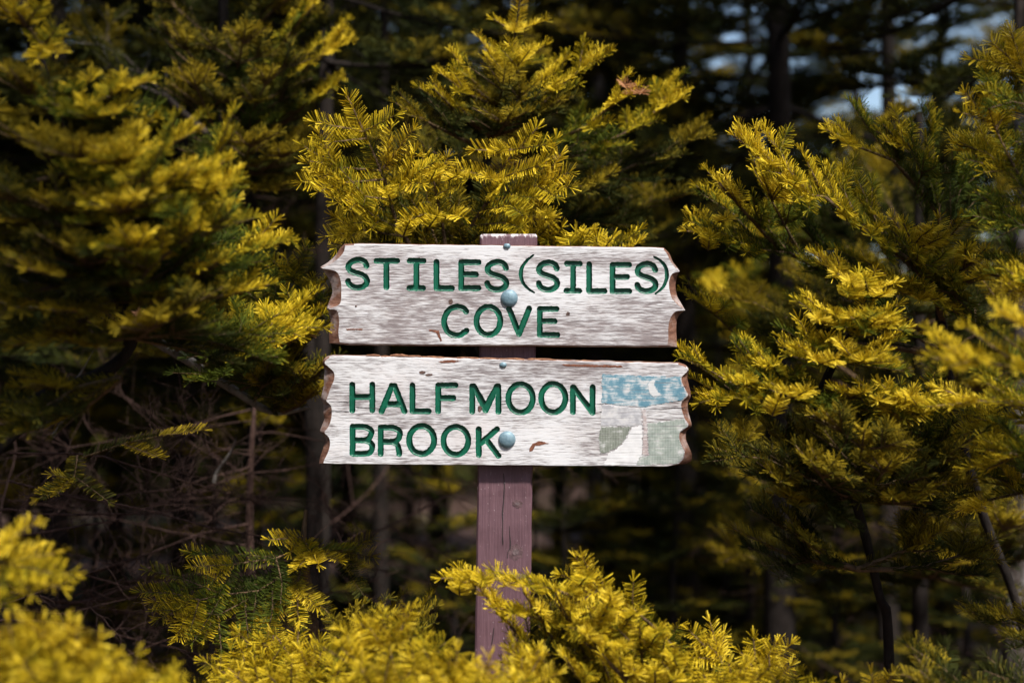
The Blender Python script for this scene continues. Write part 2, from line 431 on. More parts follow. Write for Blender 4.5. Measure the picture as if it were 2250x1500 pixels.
def Eg(x, y0, y1, xt, xm, xb, ym): return [[(x, y0), (x, y1)], [(x, y0), (xt, y0)], [(x, ym), (xm, ym)], [(x, y1), (xb, y1)]]
def Ig(x, y0, y1, a0, a1, b0, b1): return [[(x, y0), (x, y1)], [(a0, y0), (a1, y0)], [(b0, y1), (b1, y1)]]
def Lg(x, y0, y1, xb): return [[(x, y0), (x, y1), (xb, y1)]]
RS = 33
UPPER = [  # (zoom map, strokes, radius)
    (Z1, Sg(424, 632, 403, 707), RS), (Z1, [[(738, 415), (962, 415)], [(845, 415), (845, 705)]], RS),
    (Z1, Ig(1175, 415, 713, 1100, 1253, 1098, 1248), RS), (Z1, Lg(1395, 427, 715, 1567), RS),
    (Z1, Eg(1668, 430, 715, 1858, 1830, 1857, 562), RS), (Z1, Sg(1953, 2163, 427, 730), RS),
    (Z2, [sm([(362, 352), (290, 410), (240, 480), (222, 560), (240, 640), (290, 710), (368, 766)])], 'par'),
    (Z2, Sg(418, 622, 433, 731), RS), (Z2, Ig(797, 446, 743, 728, 870, 722, 864), RS - 1), (Z2, Lg(973, 453, 747, 1142), RS - 1),
    (Z2, Eg(1230, 459, 748, 1414, 1389, 1415, 592), RS - 1), (Z2, Sg(1501, 1703, 448, 747), RS),
    (Z2, [sm([(1685, 369), (1750, 410), (1805, 470), (1828, 560), (1812, 650), (1770, 720), (1702, 775)])], 'par'),
    (Z1, [sm([(1722, 972), (1690, 935), (1610, 918), (1530, 955), (1485, 1040), (1482, 1110), (1520, 1190), (1590, 1230), (1660, 1225), (1724, 1182)])], RS),
    (Z1, [arc(1966, 1073, 131, 154, 0, 360, 50)], RS), (Z2, [[(92, 938), (203, 1218), (314, 938)]], RS),
    (Z2, Eg(431, 943, 1228, 614, 594, 624, 1075), RS - 1)]
LOWER = [
    (Z3, [[(471, 424), (471, 708)], [(691, 424), (691, 706)], [(471, 558), (691, 558)]], RS),
    (Z3, [[(793, 714), (905, 438)], [(935, 438), (1045, 714)], [(905, 436), (935, 436)], [(840, 638), (1000, 638)]], RS + 1), (Z3, Lg(1132, 432, 714, 1309), RS),
    (Z3, [[(1414, 432), (1414, 714)], [(1414, 432), (1604, 430)], [(1414, 570), (1580, 570)]], RS),
    (Z3, [[(1789, 440), (1789, 720)], [(1805, 440), (1937, 705), (2060, 440)], [(1838, 500), (1937, 668), (2030, 500)], [(2076, 440), (2076, 722)]], RS),
    (Z4, [arc(220, 573, 135, 155, 0, 360, 50)], RS), (Z4, [arc(579, 571, 133, 156, 0, 360, 50)], RS),
    (Z4, [[(794, 452), (794, 724)], [(800, 452), (1008, 728)], [(1011, 452), (1011, 730)]], RS),
    (Z3, [[(474, 886), (474, 1181)], sm([(474, 886), (600, 886), (668, 915), (680, 955), (655, 1010), (600, 1032), (474, 1032)], 4), sm([(600, 1032), (670, 1060), (690, 1110), (665, 1165), (600, 1181), (474, 1181)], 4)], RS),
    (Z3, [[(783, 894), (783, 1183)], sm([(783, 894), (910, 894), (980, 925), (993, 970), (970, 1025), (910, 1048), (783, 1048)], 4), sm([(915, 1048), (965, 1085), (983, 1140), (986, 1182)], 4)], RS),
    (Z3, [arc(1233, 1030, 137, 153, 0, 360, 50)], RS + 1), (Z3, [arc(1609, 1038, 136, 153, 0, 360, 50)], RS),
    (Z3, [[(1860, 911), (1860, 1194)], [(2060, 913), (1878, 1068)], [(1945, 1030), (2076, 1204)]], RS)]

def fixed(pts_map): return [S2(*Zf(*q)) for Zf, lst in pts_map for q in lst]
def wobble_line(p, q, n, amp, seed):
    g = random.Random(seed); out = []
    for i in range(n + 1):
        t = i / n; out.append((p[0] + (q[0] - p[0]) * t, p[1] + (q[1] - p[1]) * t + (g.uniform(-amp, amp) if 0 < i < n else 0)))
    return out
def board(name, label, front, rim, mats, letters, depth, seed):
    """front / rim: matching outlines (x, z) of the face edge and of the silhouette behind it"""
    front = np.array(front); rim = np.array(rim)
    c = rim.mean(0); k = len(front)
    b = link(name, bpy.data.meshes.new(name), SIGN, None, (c[0], FACE_Y, c[1])); b['label'] = label
    loops = []; lets = []
    for i, (Zf, strokes, rad) in enumerate(letters):
        st = []
        for s in strokes:
            xy = [np.array(S2(*Zf(*q))) - c for q in s]
            rr = (np.interp(np.linspace(0, 1, len(xy)), [0, .2, .5, .8, 1], [11, 17, 23, 17, 11]) if rad == 'par' else rad * 1.0) / 5.0 * KPX
            st.append((np.array(xy), rr))
        V, F, lp = carve(st, 0.0042, wob=0.00075, seed=seed + i)
        loops += lp; lets.append((V, F))
    me = b.data; verts = []; faces = []; mi = []
    outer = [Vector((p[0] - c[0], p[1] - c[1], 0)) for p in front]
    polys = [outer] + [[Vector((x, z, 0)) for x, z in lp] for lp in loops]
    flat = [v for pl in polys for v in pl]
    for v in flat: verts.append((v.x, 0.0, v.y))
    for t in tessellate_polygon(polys):
        a, bb, cc = [flat[i] for i in t]
        cr = (bb.x - a.x) * (cc.y - a.y) - (bb.y - a.y) * (cc.x - a.x)
        faces.append(tuple(t) if cr > 0 else tuple(reversed(t))); mi.append(0)
    rings = [(0.0, 0.0), (0.22, 0.0022), (0.6, 0.006), (1.0, 0.011), (0.985, 0.019)]
    prev = list(range(k))
    for ri, (f, y) in enumerate(rings[1:]):
        st = len(verts)
        for p, q in zip(front, rim):
            v = p + (q - p) * f - c; verts.append((v[0], y, v[1]))
        for i in range(k):
            j = (i + 1) % k
            faces.append((prev[i], st + i, st + j, prev[j]))
            on_top = 0 < 1
            w = np.linalg.norm(rim[i] - front[i]) + np.linalg.norm(rim[j] - front[j])
            mi.append(0 if (w < 0.0075 and ri < 2) else 1)
        prev = list(range(st, st + k))
    st = len(verts); verts.append((0, 0.019, 0))
    for i in range(k): faces.append((prev[i], st, prev[(i + 1) % k])); mi.append(1)
    me.from_pydata(verts, [], faces); me.polygons.foreach_set('material_index', mi); me.update()
    for m in mats: me.materials.append(m)
    import bmesh
    bm = bmesh.new(); bm.from_mesh(me); bmesh.ops.recalc_face_normals(bm, faces=bm.faces[:]); bm.to_mesh(me); bm.free()
    for V, F in lets:
        lm = bpy.data.meshes.new('letter'); lm.from_pydata([(x, d, z) for x, z, d in V], [], F)
        lm.polygons.foreach_set('use_smooth', [True] * len(F)); lm.update()
        link('letter', lm, b, M_GREEN)
    return b, c
def outline(top, right_f, right_r, bot, left_f, left_r):
    """clockwise pairs: top edge left->right, right end down, bottom right->left, left end up"""
    f = list(top[0]) + right_f + list(bot[0]) + left_f
    r = list(top[1]) + right_r + list(bot[1]) + left_r
    return f, r
def refine(lst_f, lst_r, n=4): return [tuple(p) for p in catmull(np.array(lst_f), n)], [tuple(p) for p in catmull(np.array(lst_r), n)]
def edge_pair(a, b, n, drop, amp, seed):
    """a long edge: face line and, drop photo pixels outside it, the rounded-over silhouette"""
    f = wobble_line(a, b, n, amp, seed)
    r = [(x, z + drop * KPX) for x, z in f]
    return f[1:-1], r[1:-1]

# --- upper board
rf = fixed([(Z2, [(1790, 290), (1832, 345), (1872, 432), (1945, 515), (1962, 533), (1885, 558), (1850, 650), (1865, 780), (1910, 862), (2012, 948), (2016, 958), (1920, 972), (1862, 1050), (1842, 1150), (1842, 1260), (1832, 1340)])])
rr_ = fixed([(Z2, [(1800, 266), (1862, 330), (1900, 418), (1960, 498), (1972, 528), (1948, 575), (1930, 680), (1945, 790), (1985, 866), (2028, 940), (2032, 958), (1992, 990), (1950, 1045), (1938, 1150), (1942, 1260), (1946, 1362)])])
lf = fixed([(Z1, [(332, 1312), (318, 1200), (326, 1080), (302, 962), (212, 940), (332, 890), (350, 750), (340, 620), (290, 530), (150, 500), (150, 484), (225, 455), (310, 395), (375, 320), (392, 248)])])
lr = fixed([(Z1, [(210, 1318), (206, 1210), (224, 1110), (205, 985), (182, 935), (206, 860), (240, 770), (236, 700), (190, 590), (122, 492), (116, 476), (196, 425), (280, 345), (325, 275), (372, 226)])])
rf, rr_ = refine(rf, rr_); lf, lr = refine(lf, lr)
tp = edge_pair(S2(*Z1(400, 240)), S2(*Z2(1780, 284)), 40, 4.6, 0.00025, 1)
bt = edge_pair(S2(*Z2(1825, 1346)), S2(*Z1(340, 1322)), 40, -4.2, 0.0004, 2)
F1, R1 = outline(tp, rf, rr_, bt, lf, lr)
B1, C1 = board('board', 'upper board carved STILES (SILES) COVE with scalloped ends', F1, R1, [M_WOOD1, M_EDGE], UPPER, 0.005, 11)
# --- lower board
rf = fixed([(Z4, [(1950, 205), (2020, 228), (2056, 268), (1988, 345), (2002, 420), (2042, 500), (2056, 545), (1992, 612), (1986, 680), (2020, 790), (2062, 872), (1972, 945), (1966, 1030), (2000, 1110), (2022, 1160), (2010, 1230), (1962, 1288)])])
rr_ = fixed([(Z4, [(1962, 180), (2040, 208), (2076, 262), (2060, 345), (2080, 440), (2096, 510), (2096, 565), (2066, 625), (2070, 720), (2092, 800), (2106, 880), (2050, 945), (2046, 1030), (2080, 1115), (2106, 1180), (2106, 1262), (2050, 1298)])])
lf = fixed([(Z3, [(152, 1284), (165, 1245), (202, 1170), (226, 1080), (214, 1005), (165, 948), (202, 895), (230, 830), (246, 740), (235, 655), (186, 602), (202, 550), (232, 460), (270, 370), (268, 290), (205, 225), (168, 190), (190, 145), (255, 118)])])
lr = fixed([(Z3, [(96, 1294), (103, 1240), (132, 1150), (158, 1060), (146, 985), (106, 945), (126, 880), (154, 800), (142, 735), (146, 650), (120, 580), (132, 500), (150, 420), (150, 330), (158, 262), (138, 215), (136, 170), (172, 120), (250, 96)])])
rf, rr_ = refine(rf, rr_); lf, lr = refine(lf, lr)
tp = edge_pair(S2(*Z3(262, 116)), S2(*Z4(1940, 202)), 46, 4.5, 0.0004, 3)
bt = edge_pair(S2(*Z4(1930, 1318)), S2(*Z3(165, 1290)), 40, -2.2, 0.0004, 4)
F2, R2 = outline(tp, rf, rr_, bt, lf, lr)
B2, C2 = board('board', 'lower board carved HALF MOON BROOK with a faded blue picture', F2, R2, [M_WOOD2, M_EDGE], LOWER, 0.005, 51)

# --- bolts, nail heads, knots, splinters, faded picture on the boards
def lathe(name, prof, parent, loc, mat, seg=20, sx=1.0, sz=1.0):
    V = []; F = []
    for r_, y in prof:
        for i in range(seg):
            a = 2 * math.pi * i / seg; V.append((r_ * math.cos(a) * sx, y, r_ * math.sin(a) * sz))
    for k in range(len(prof) - 1):
        for i in range(seg):
            j = (i + 1) % seg; F.append((k * seg + i, k * seg + j, (k + 1) * seg + j, (k + 1) * seg + i))
    F.append(tuple(range((len(prof) - 1) * seg, len(prof) * seg)))
    o = link(name, mesh_np(name, V, [f for f in F if len(f) == 4], smooth=True), parent, mat, loc)
    return o
def on_board(c, px, py, y=0.0):
    x, z = S2(px, py); return (x - c[0], y, z - c[1])
dome = [(0.0138, 0.0015), (0.0138, -0.0010), (0.0130, -0.0026), (0.0110, -0.0044), (0.0080, -0.0058), (0.0045, -0.0066), (0.0004, -0.0069)]
lathe('bolt_head', dome, B1, on_board(C1, 1119, 655), M_BOLT, 28)
lathe('bolt_head', dome, B2, on_board(C2, 1114, 965.5), M_BOLT, 28)
hexp = [(0.0062, 0.003), (0.0062, -0.0022), (0.0050, -0.0034), (0.0003, -0.0036)]
lathe('nail_head', hexp, B1, on_board(C1, 1114, 540.5, 0.001), M_BOLT, 6, 1.0, 0.72)
lathe('nail_head', hexp, B2, on_board(C2, 1105.5, 801.5, 0.001), M_BOLT, 7, 1.0, 0.72)
def plain_mat(name, ca, cb, sc=60, rough=0.8):
    m, n, l, p = new_mat(name); tc = n.new('ShaderNodeTexCoord'); t = noise(n, l, tc.outputs['Object'], sc, 5, 0.65)
    r = ramp(n, [(0.35, ca), (0.65, cb)]); l.new(t.outputs[0], r.inputs[0]); l.new(r.outputs[0], p.inputs['Base Color']); p.inputs['Roughness'].default_value = rough
    bump(n, l, t.outputs[0], 0.5, 0.001, p); return m
M_KNOT = plain_mat('dark_knot', (0.035, 0.02, 0.018), (0.16, 0.09, 0.07), 260)
M_RUST = plain_mat('bare_rusty_wood', (0.09, 0.028, 0.014), (0.24, 0.09, 0.05), 220)
def blob(name, parent, c, pts, mat, y=-0.0004, seed=0, jit=0.0005):
    """a flat mark with an uneven outline, standing just proud of the face"""
    g = random.Random(seed); pl = []
    P_ = [on_board(c, *q) for q in pts]
    for i in range(len(P_)):
        a, b = P_[i], P_[(i + 1) % len(P_)]
        n = max(1, int(math.dist(a, b) / 0.0022))
        for t in range(n):
            s = t / n; pl.append((a[0] + (b[0] - a[0]) * s + g.uniform(-1, 1) * jit, a[2] + (b[2] - a[2]) * s + g.uniform(-1, 1) * jit))
    vv = [Vector((x, z, 0)) for x, z in pl]; me = bpy.data.meshes.new(name)
    T = [tuple(t) for t in tessellate_polygon([vv])]; n = len(pl)
    V = [(x, y, z) for x, z in pl] + [(x, 0.0006, z) for x, z in pl]
    F = T + [(i, (i + 1) % n, n + (i + 1) % n, n + i) for i in range(n)]
    me.from_pydata(V, [], F); me.update()
    return link(name, me, parent, mat)
def ell(cx, cy, rx, ry, n=10, rot=0):
    return [(cx + rx * math.cos(a) * math.cos(rot) - ry * math.sin(a) * math.sin(rot), cy + rx * math.cos(a) * math.sin(rot) + ry * math.sin(a) * math.cos(rot)) for a in np.linspace(0, 2 * math.pi, n, endpoint=False)]
for i, (cx, cy, rx, ry) in enumerate([(990, 663, 5, 5.5), (1248, 689, 4.5, 4), (782, 673, 2.5, 2)]): blob('knot', B1, C1, ell(cx, cy, rx, ry), M_KNOT, seed=i)
blob('rust_streak', B1, C1, [(943, 724), (965, 726), (968, 740), (972, 748), (968, 750), (962, 738), (957, 729), (943, 727)], M_RUST, seed=5)
blob('rust_streak', B1, C1, [(760, 722), (797, 722), (796, 725), (762, 725)], M_RUST, seed=6)
for i, (cx, cy, rx, ry) in enumerate([(928, 818, 7, 4), (943, 823, 8, 3), (1054, 898, 5, 7), (1384, 907.5, 4.5, 3.5)]): blob('knot', B2, C2, ell(cx, cy, rx, ry), M_KNOT, seed=20 + i)
blob('rust_streak', B2, C2, [(1164, 984), (1170, 975), (1180, 970), (1188, 968), (1206, 974), (1190, 977), (1176, 979), (1170, 990), (1163, 992)], M_RUST, seed=31)
blob('rust_streak', B2, C2, [(1235, 800), (1290, 800.5), (1365, 803), (1368, 807), (1300, 806), (1240, 804)], M_RUST, seed=32)
blob('rust_streak', B2, C2, [(962, 794), (990, 790), (1012, 793), (1000, 796), (970, 797)], M_RUST, seed=33)
M_SLIT = plain_mat('dark_crack', (0.012, 0.010, 0.010), (0.04, 0.03, 0.03), 200)
def slit(c, parent, pts, w, seed):
    a = [(x, y - w) for x, y in pts] + [(x, y + w) for x, y in reversed(pts)]
    blob('crack', parent, c, a, M_SLIT, -0.0003, seed)
for i, (pts, w) in enumerate([([(1310, 887.5), (1380, 884), (1504, 880)], 0.6), ([(1318, 905), (1400, 900), (1510, 895)], 0.5), ([(1360, 852), (1508, 849)], 0.4), ([(724, 882), (766, 884)], 0.5), ([(723, 903), (766, 904)], 0.45), ([(780, 894), (845, 898)], 0.45), ([(1101, 887), (1111, 887)], 0.6), ([(1178, 888), (1184, 887)], 0.6), ([(760, 760 + 110 / 5), (800, 783)], 0.4)][:8]):
    slit(C2, B2, pts, w, 70 + i)
# splintered strips curling off the top edge of the lower board
g = random.Random(8)
def splinter(px0, px1, py, h):
    n = 6; V = []; F = []
    for i in range(n + 1):
        t = i / n; x, _, z = on_board(C2, px0 + (px1 - px0) * t, py + (px1 - px0) * t * 0.021)
        hh = h * KPX * (math.sin(math.pi * (0.12 + 0.76 * t)) + g.uniform(-.25, .25))
        yb = 0.004 + g.uniform(-.001, .001)
        for (dy, dz) in ((0, -0.002), (0.0015, -0.002), (0.0035, hh), (0.002, hh)): V.append((x, yb + dy, z + dz))
    for i in range(n):
        for k in range(4): F.append((4 * i + k, 4 * i + (k + 1) % 4, 4 * i + 4 + (k + 1) % 4, 4 * i + 4 + k))
    link('splinter', mesh_np('splinter', V, F), B2, M_RAW)
M_RAW = plain_mat('fresh_splintered_wood', (0.10, 0.035, 0.016), (0.28, 0.13, 0.065), 180)
for (a, b, y, h) in [(804, 834, 778, 3), (836, 856, 781, 4), (857, 896, 779, 6), (897, 925, 780, 3), (927, 976, 782, 4), (1004, 1052, 784, 4), (1054, 1096, 785, 3), (1098, 1152, 787, 5), (1160, 1222, 788, 6), (1224, 1262, 791, 4), (1264, 1302, 792, 6), (1304, 1360, 793, 3), (1362, 1440, 795, 4)]:
    splinter(a, b, y + 1.5, h * 0.6)
def faded(name, ca, cb, wear, sc=(60, 1, 260), weave=False):
    m, n, l, p = new_mat(name); tc = n.new('ShaderNodeTexCoord'); O = tc.outputs['Object']
    t = noise(n, l, mapping(n, l, O, sc), 1.0, 4, 0.65); t2 = noise(n, l, O, 60, 4, 0.6); t3 = noise(n, l, mapping(n, l, O, (12, 1, 330), (3, 0, 3)), 1.0, 3, 0.6)
    r = ramp(n, [(0.35, ca), (0.65, cb)]); l.new(t2.outputs[0], r.inputs[0])
    h = mth(n, l, 'MULTIPLY', mth(n, l, 'ADD', t.outputs[0], t2.outputs[0]), 0.5)
    k = ramp(n, [(wear - 0.05, (0, 0, 0)), (wear + 0.06, (1, 1, 1))]); l.new(h, k.inputs[0])
    out = mixc(n, l, k.outputs[0], r.outputs[0], (0.56, 0.555, 0.565))
    if weave:
        wv = n.new('ShaderNodeTexWave'); wv.wave_type = 'BANDS'; wv.bands_direction = 'X'; wv.inputs['Scale'].default_value = 75; wv.inputs['Distortion'].default_value = 1.0; l.new(O, wv.inputs[0])
        kk = ramp(n, [(0.55, (0, 0, 0)), (0.8, (1, 1, 1))]); l.new(wv.outputs[0], kk.inputs[0])
        out = mixc(n, l, mth(n, l, 'MULTIPLY', kk.outputs[0], 0.12), out, (0.56, 0.57, 0.55))
    gr = ramp(n, [(0.34, (1, 1, 1)), (0.44, (0, 0, 0))]); l.new(t3.outputs[0], gr.inputs[0])
    out = mixc(n, l, mth(n, l, 'MULTIPLY', gr.outputs[0], 0.6), out, (0.16, 0.15, 0.155))
    l.new(out, p.inputs['Base Color']); p.inputs['Roughness'].default_value = 0.7
    bump(n, l, t3.outputs[0], 0.4, 0.0012, p)
    return m
M_PBLUE = faded('faded_blue_paint', (0.075, 0.20, 0.28), (0.19, 0.33, 0.40), 0.535, (40, 1, 420))
M_PGREY = faded('faded_grey_paint', (0.34, 0.34, 0.37), (0.50, 0.50, 0.53), 0.52)
M_PGREEN = faded('faded_green_paint', (0.13, 0.15, 0.12), (0.25, 0.27, 0.235), 0.58, (70, 1, 260), True)
M_PSEA = faded('faded_sea_green_paint', (0.22, 0.265, 0.24), (0.36, 0.40, 0.37), 0.575, (70, 1, 260), True)
M_PPINK = faded('faded_pinkish_paint', (0.36, 0.29, 0.29), (0.48, 0.41, 0.41), 0.54)
M_PWHITE = faded('faded_white_paint', (0.50, 0.52, 0.54), (0.62, 0.63, 0.64), 0.60)
M_PSAIL = faded('faded_sail_paint', (0.60, 0.60, 0.62), (0.72, 0.72, 0.74), 0.70)
z4 = lambda L: [Z4(*q) for q in L]
blob('painted_sky', B2, C2, z4([(1112, 330), (1130, 312), (1400, 318), (1600, 335), (1965, 340), (1985, 420), (2030, 505), (2038, 545), (1985, 600), (1800, 625), (1600, 665), (1400, 660), (1250, 640), (1112, 630)]), M_PBLUE, -0.0005, 41, 0.0013)
blob('painted_moon', B2, C2, z4([(1640, 375), (1690, 372), (1694, 430), (1715, 490), (1775, 535), (1740, 552), (1675, 548), (1632, 500), (1622, 430)]), M_PWHITE, -0.0009, 42, 0.0013)
blob('painted_cloud', B2, C2, z4([(1108, 640), (1300, 672), (1540, 680), (1552, 860), (1440, 872), (1104, 870)]), M_PGREY, -0.0005, 43, 0.0013)
blob('painted_hill', B2, C2, z4([(1104, 886), (1430, 884), (1400, 960), (1350, 1040), (1280, 1110), (1180, 1165), (1096, 1180), (1080, 1000)]), M_PGREEN, -0.0005, 44, 0.0013)
blob('painted_sail', B2, C2, z4([(1446, 890), (1545, 872), (1556, 1000), (1550, 1205), (1525, 1225), (1488, 1300), (1130, 1306), (1190, 1180), (1285, 1122), (1358, 1050), (1408, 970)]), M_PSAIL, -0.0005, 47, 0.0013)
blob('painted_mast', B2, C2, z4([(1548, 690), (1600, 690), (1605, 900), (1625, 1200), (1556, 1205), (1570, 900)]), M_PPINK, -0.0005, 45, 0.0013)
blob('painted_shore', B2, C2, z4([(1612, 850), (1720, 840), (1980, 800), (2016, 800), (2050, 868), (1966, 942), (1960, 1030), (2010, 1160), (2000, 1225), (1955, 1285), (1700, 1300), (1490, 1305), (1530, 1215), (1632, 1208)]), M_PSEA, -0.0005, 46, 0.0013)

# --- post
def post_mat():
    m, n, l, p = new_mat('maroon_post_paint'); tc = n.new('ShaderNodeTexCoord'); O = tc.outputs['Object']
    t = noise(n, l, mapping(n, l, O, (260, 40, 14)), 1.0, 4, 0.6); t2 = noise(n, l, O, 22, 5, 0.6); t3 = noise(n, l, mapping(n, l, O, (300, 300, 120)), 1.0, 3, 0.7)
    r = ramp(n, [(0.3, (0.078, 0.036, 0.047)), (0.7, (0.160, 0.084, 0.102))])
    l.new(mth(n, l, 'MULTIPLY', mth(n, l, 'ADD', t.outputs[0], t2.outputs[0]), 0.5), r.inputs[0])
    k = ramp(n, [(0.655, (0, 0, 0)), (0.70, (1, 1, 1))]); l.new(t3.outputs[0], k.inputs[0])
    sep = n.new('ShaderNodeSeparateXYZ'); l.new(O, sep.inputs[0])
    # paint flaked off towards the sawn top of the post
    topw = n.new('ShaderNodeMapRange'); l.new(sep.outputs[2], topw.inputs[0]); topw.inputs[1].default_value = TOPZ - 0.05; topw.inputs[2].default_value = TOPZ + 0.001
    t4 = noise(n, l, mapping(n, l, O, (120, 60, 60)), 1.0, 5, 0.7)
    w = ramp(n, [(0.86, (0, 0, 0)), (0.94, (1, 1, 1))]); l.new(mth(n, l, 'ADD', mth(n, l, 'MULTIPLY', topw.outputs[0], 0.62), mth(n, l, 'MULTIPLY', t4.outputs[0], 0.62)), w.inputs[0])
    out = mixc(n, l, mth(n, l, 'MULTIPLY', k.outputs[0], 0.7), r.outputs[0], (0.45, 0.38, 0.40))
    out = mixc(n, l, w.outputs[0], out, (0.66, 0.62, 0.63))
    l.new(out, p.inputs['Base Color']); p.inputs['Roughness'].default_value = 0.62
    bump(n, l, mth(n, l, 'ADD', t.outputs[0], mth(n, l, 'MULTIPLY', t2.outputs[0], 0.4)), 0.7, 0.002, p)
    return m
POST_Y = FACE_Y + 0.0195                           # front of the post, just behind the boards
dP = SIGN_O[1] + POST_Y
def PW(px, py): p = P(px, py, dP); return (p[0] - SIGN_O[0], p[2])
TOPZ = PW(1117, 514)[1]
def make_post():
    me = bpy.data.meshes.new('post')
    lv = [(TOPZ, 1055, 1180), (TOPZ - 0.004, 1054.2, 1180.6), (PW(0, 900)[1], 1052, 1176), (PW(0, 1040)[1], 1049, 1170), (PW(0, 1250)[1], 1046, 1167), (PW(0, 1420)[1], 1043.5, 1164)]
    xl = [PW(a, 0)[0] for _, a, b in lv]; xr = [PW(b, 0)[0] for _, a, b in lv]; zz = [q[0] for q in lv]
    slope = (xl[-1] - xl[-2]) / (zz[-1] - zz[-2])
    zz.append(-0.05); xl.append(xl[-1] + slope * (zz[-1] - zz[-2])); xr.append(xr[-1] + slope * (zz[-1] - zz[-2]))
    zs = np.array(zz); zd = np.unique(np.concatenate([np.linspace(zs[-1], zs[0], 70), zs]))[::-1]
    XL = np.interp(-zd, -zs, xl); XR = np.interp(-zd, -zs, xr)
    g = np.random.default_rng(4); V = []; F = []; c = 0.003; dep = 0.089
    for z, a, b in zip(zd, XL, XR):
        e = g.normal(0, 0.0003, 4); s = 0.0 if z < TOPZ - 1e-6 else 0.002
        V += [(a + c + s, 0 + s + e[0], z), (a + s + e[1], c + s, z), (a + 0.012, dep - s, z), (b - 0.012, dep - s, z), (b - s + e[2], c + s, z), (b - c - s, 0 + s + e[3], z)]
    for i in range(len(zd) - 1):
        for k in range(6): F.append((6 * i + k, 6 * i + (k + 1) % 6, 6 * i + 6 + (k + 1) % 6, 6 * i + 6 + k))
    F.append(tuple(range(6)))
    me.from_pydata(V, [], F); me.update()
    import bmesh
    bm = bmesh.new(); bm.from_mesh(me); bmesh.ops.recalc_face_normals(bm, faces=bm.faces[:]); bm.to_mesh(me); bm.free()
    po = link('post', me, SIGN, post_mat(), (0, POST_Y, 0)); po['label'] = 'maroon painted square post with cracks and knots'
    return po
POST = make_post()
def post_mark(name, pts, mat, y, w=None, seed=0):
    if w is not None: pts = [(x - w, y_) for x, y_ in pts] + [(x + w, y_) for x, y_ in reversed(pts)]
    q = [(PW(*a)[0], PW(*a)[1]) for a in pts]; gg = random.Random(seed)
    q = [(x + gg.uniform(-.0003, .0003), z) for x, z in q]
    me = bpy.data.meshes.new(name); vv = [Vector((x, z, 0)) for x, z in q]; n = len(q)
    V = [(x, y, z) for x, z in q] + [(x, 0.002, z) for x, z in q]
    F = [tuple(t) for t in tessellate_polygon([vv])] + [(i, (i + 1) % n, n + (i + 1) % n, n + i) for i in range(n)]
    me.from_pydata(V, [], F); me.update(); return link(name, me, POST, mat)
def zp(x, y): return (940 + x * 0.32, 1020 + y * 0.32)
post_mark('crack', [zp(522, 60), zp(525, 150), zp(522, 240), zp(513, 330), zp(516, 400), zp(514, 490), zp(516, 545)], M_SLIT, -0.0012, 0.9, 1)
post_mark('crack', [zp(560, 420), zp(562, 480), zp(568, 530), zp(566, 575), zp(548, 600), zp(546, 640)], M_SLIT, -0.0012, 0.7, 2)
post_mark('crack', [zp(455, 1120), zp(448, 1180), zp(440, 1230)], M_SLIT, -0.0012, 0.7, 3)
M_KNOTP = plain_mat('worn_post_knot', (0.055, 0.027, 0.031), (0.145, 0.085, 0.092), 160, 0.6)
def post_knot(px, py, rx, ry):
    gk = random.Random(int(px)); n = 18; out = []
    for k in range(n):
        t = 2 * math.pi * k / n; s = gk.uniform(0.82, 1.12); out.append((px + rx * s * math.cos(t), py + ry * s * math.sin(t)))
    post_mark('knot', out, M_KNOTP, -0.0004, None, int(py))
    post_mark('knot', [(px + (x - px) * 0.45, py + (y - py) * 0.4) for x, y in out], M_KNOTP2, -0.0009, None, int(py))
M_KNOTP2 = plain_mat('grey_knot_heart', (0.06, 0.04, 0.042), (0.17, 0.12, 0.125), 200, 0.7)
post_knot(1137, 1106, 12, 9); post_knot(1133, 1212, 17, 17)

# ------------------------------------------------------------------ shared crowns and bare limbs for the forest behind
def crown_mesh(seed, H, rad, whorl, per, seg=0.10, per_m=300, width=0.0034, length=0.026, order=2, low=0.0):
    """a whole fir crown, base at z = 0: needle mesh and limb mesh"""
    sp = Spray(seed); rr = sp.r; z = 0.0
    while z < H - 0.12:
        f = z / H; z += whorl * rr.uniform(0.75, 1.25)
        for k in range(per):
            a = rr.uniform(0, 2 * math.pi)
            ln = max(0.14, rad * (1 - f) ** 0.8 * rr.uniform(0.55, 1.15)); el = R(-12 + 50 * f + rr.uniform(-12, 12))
            d = np.array((math.cos(a) * math.cos(el), math.sin(a) * math.cos(el), math.sin(el)))
            t = np.linspace(0, 1, 6)[:, None]
            pts = np.array((0, 0, z)) + d * ln * t + np.array((0, 0, 0.14 * ln)) * (t ** 2 - 0.6 * t)
            sp.grow(pts, (0, 0, 1), order, seg, 0.5, 0.28 if ln > 0.5 else 0.1, 52, 0.004 + 0.006 * ln, 0.34, 0.1)
    t = np.linspace(H - 0.35, H + 0.12, 6)
    sp.grow(np.stack([t * 0, t * 0, t], 1), (0, -1, 0.1), 1, seg, 0.4, 0, 45, 0.006)
    nd = sp.needles(length, width, per_m)
    return mesh_np('crown', nd[0], nd[1], {'age': nd[2]}), mesh_np('limbs', np.vstack(sp.V), np.vstack(sp.F), smooth=True)
CROWNS = []
for sd_, H, rd in ((1, 4.6, 1.0), (2, 4.2, 0.85), (3, 2.4, 0.75)):
    a, b = crown_mesh(sd_, H, rd, 0.24, 5); a.materials.append(M_NEEDLE_DK); b.materials.append(M_BARK_DK); CROWNS.append((a, b, H))

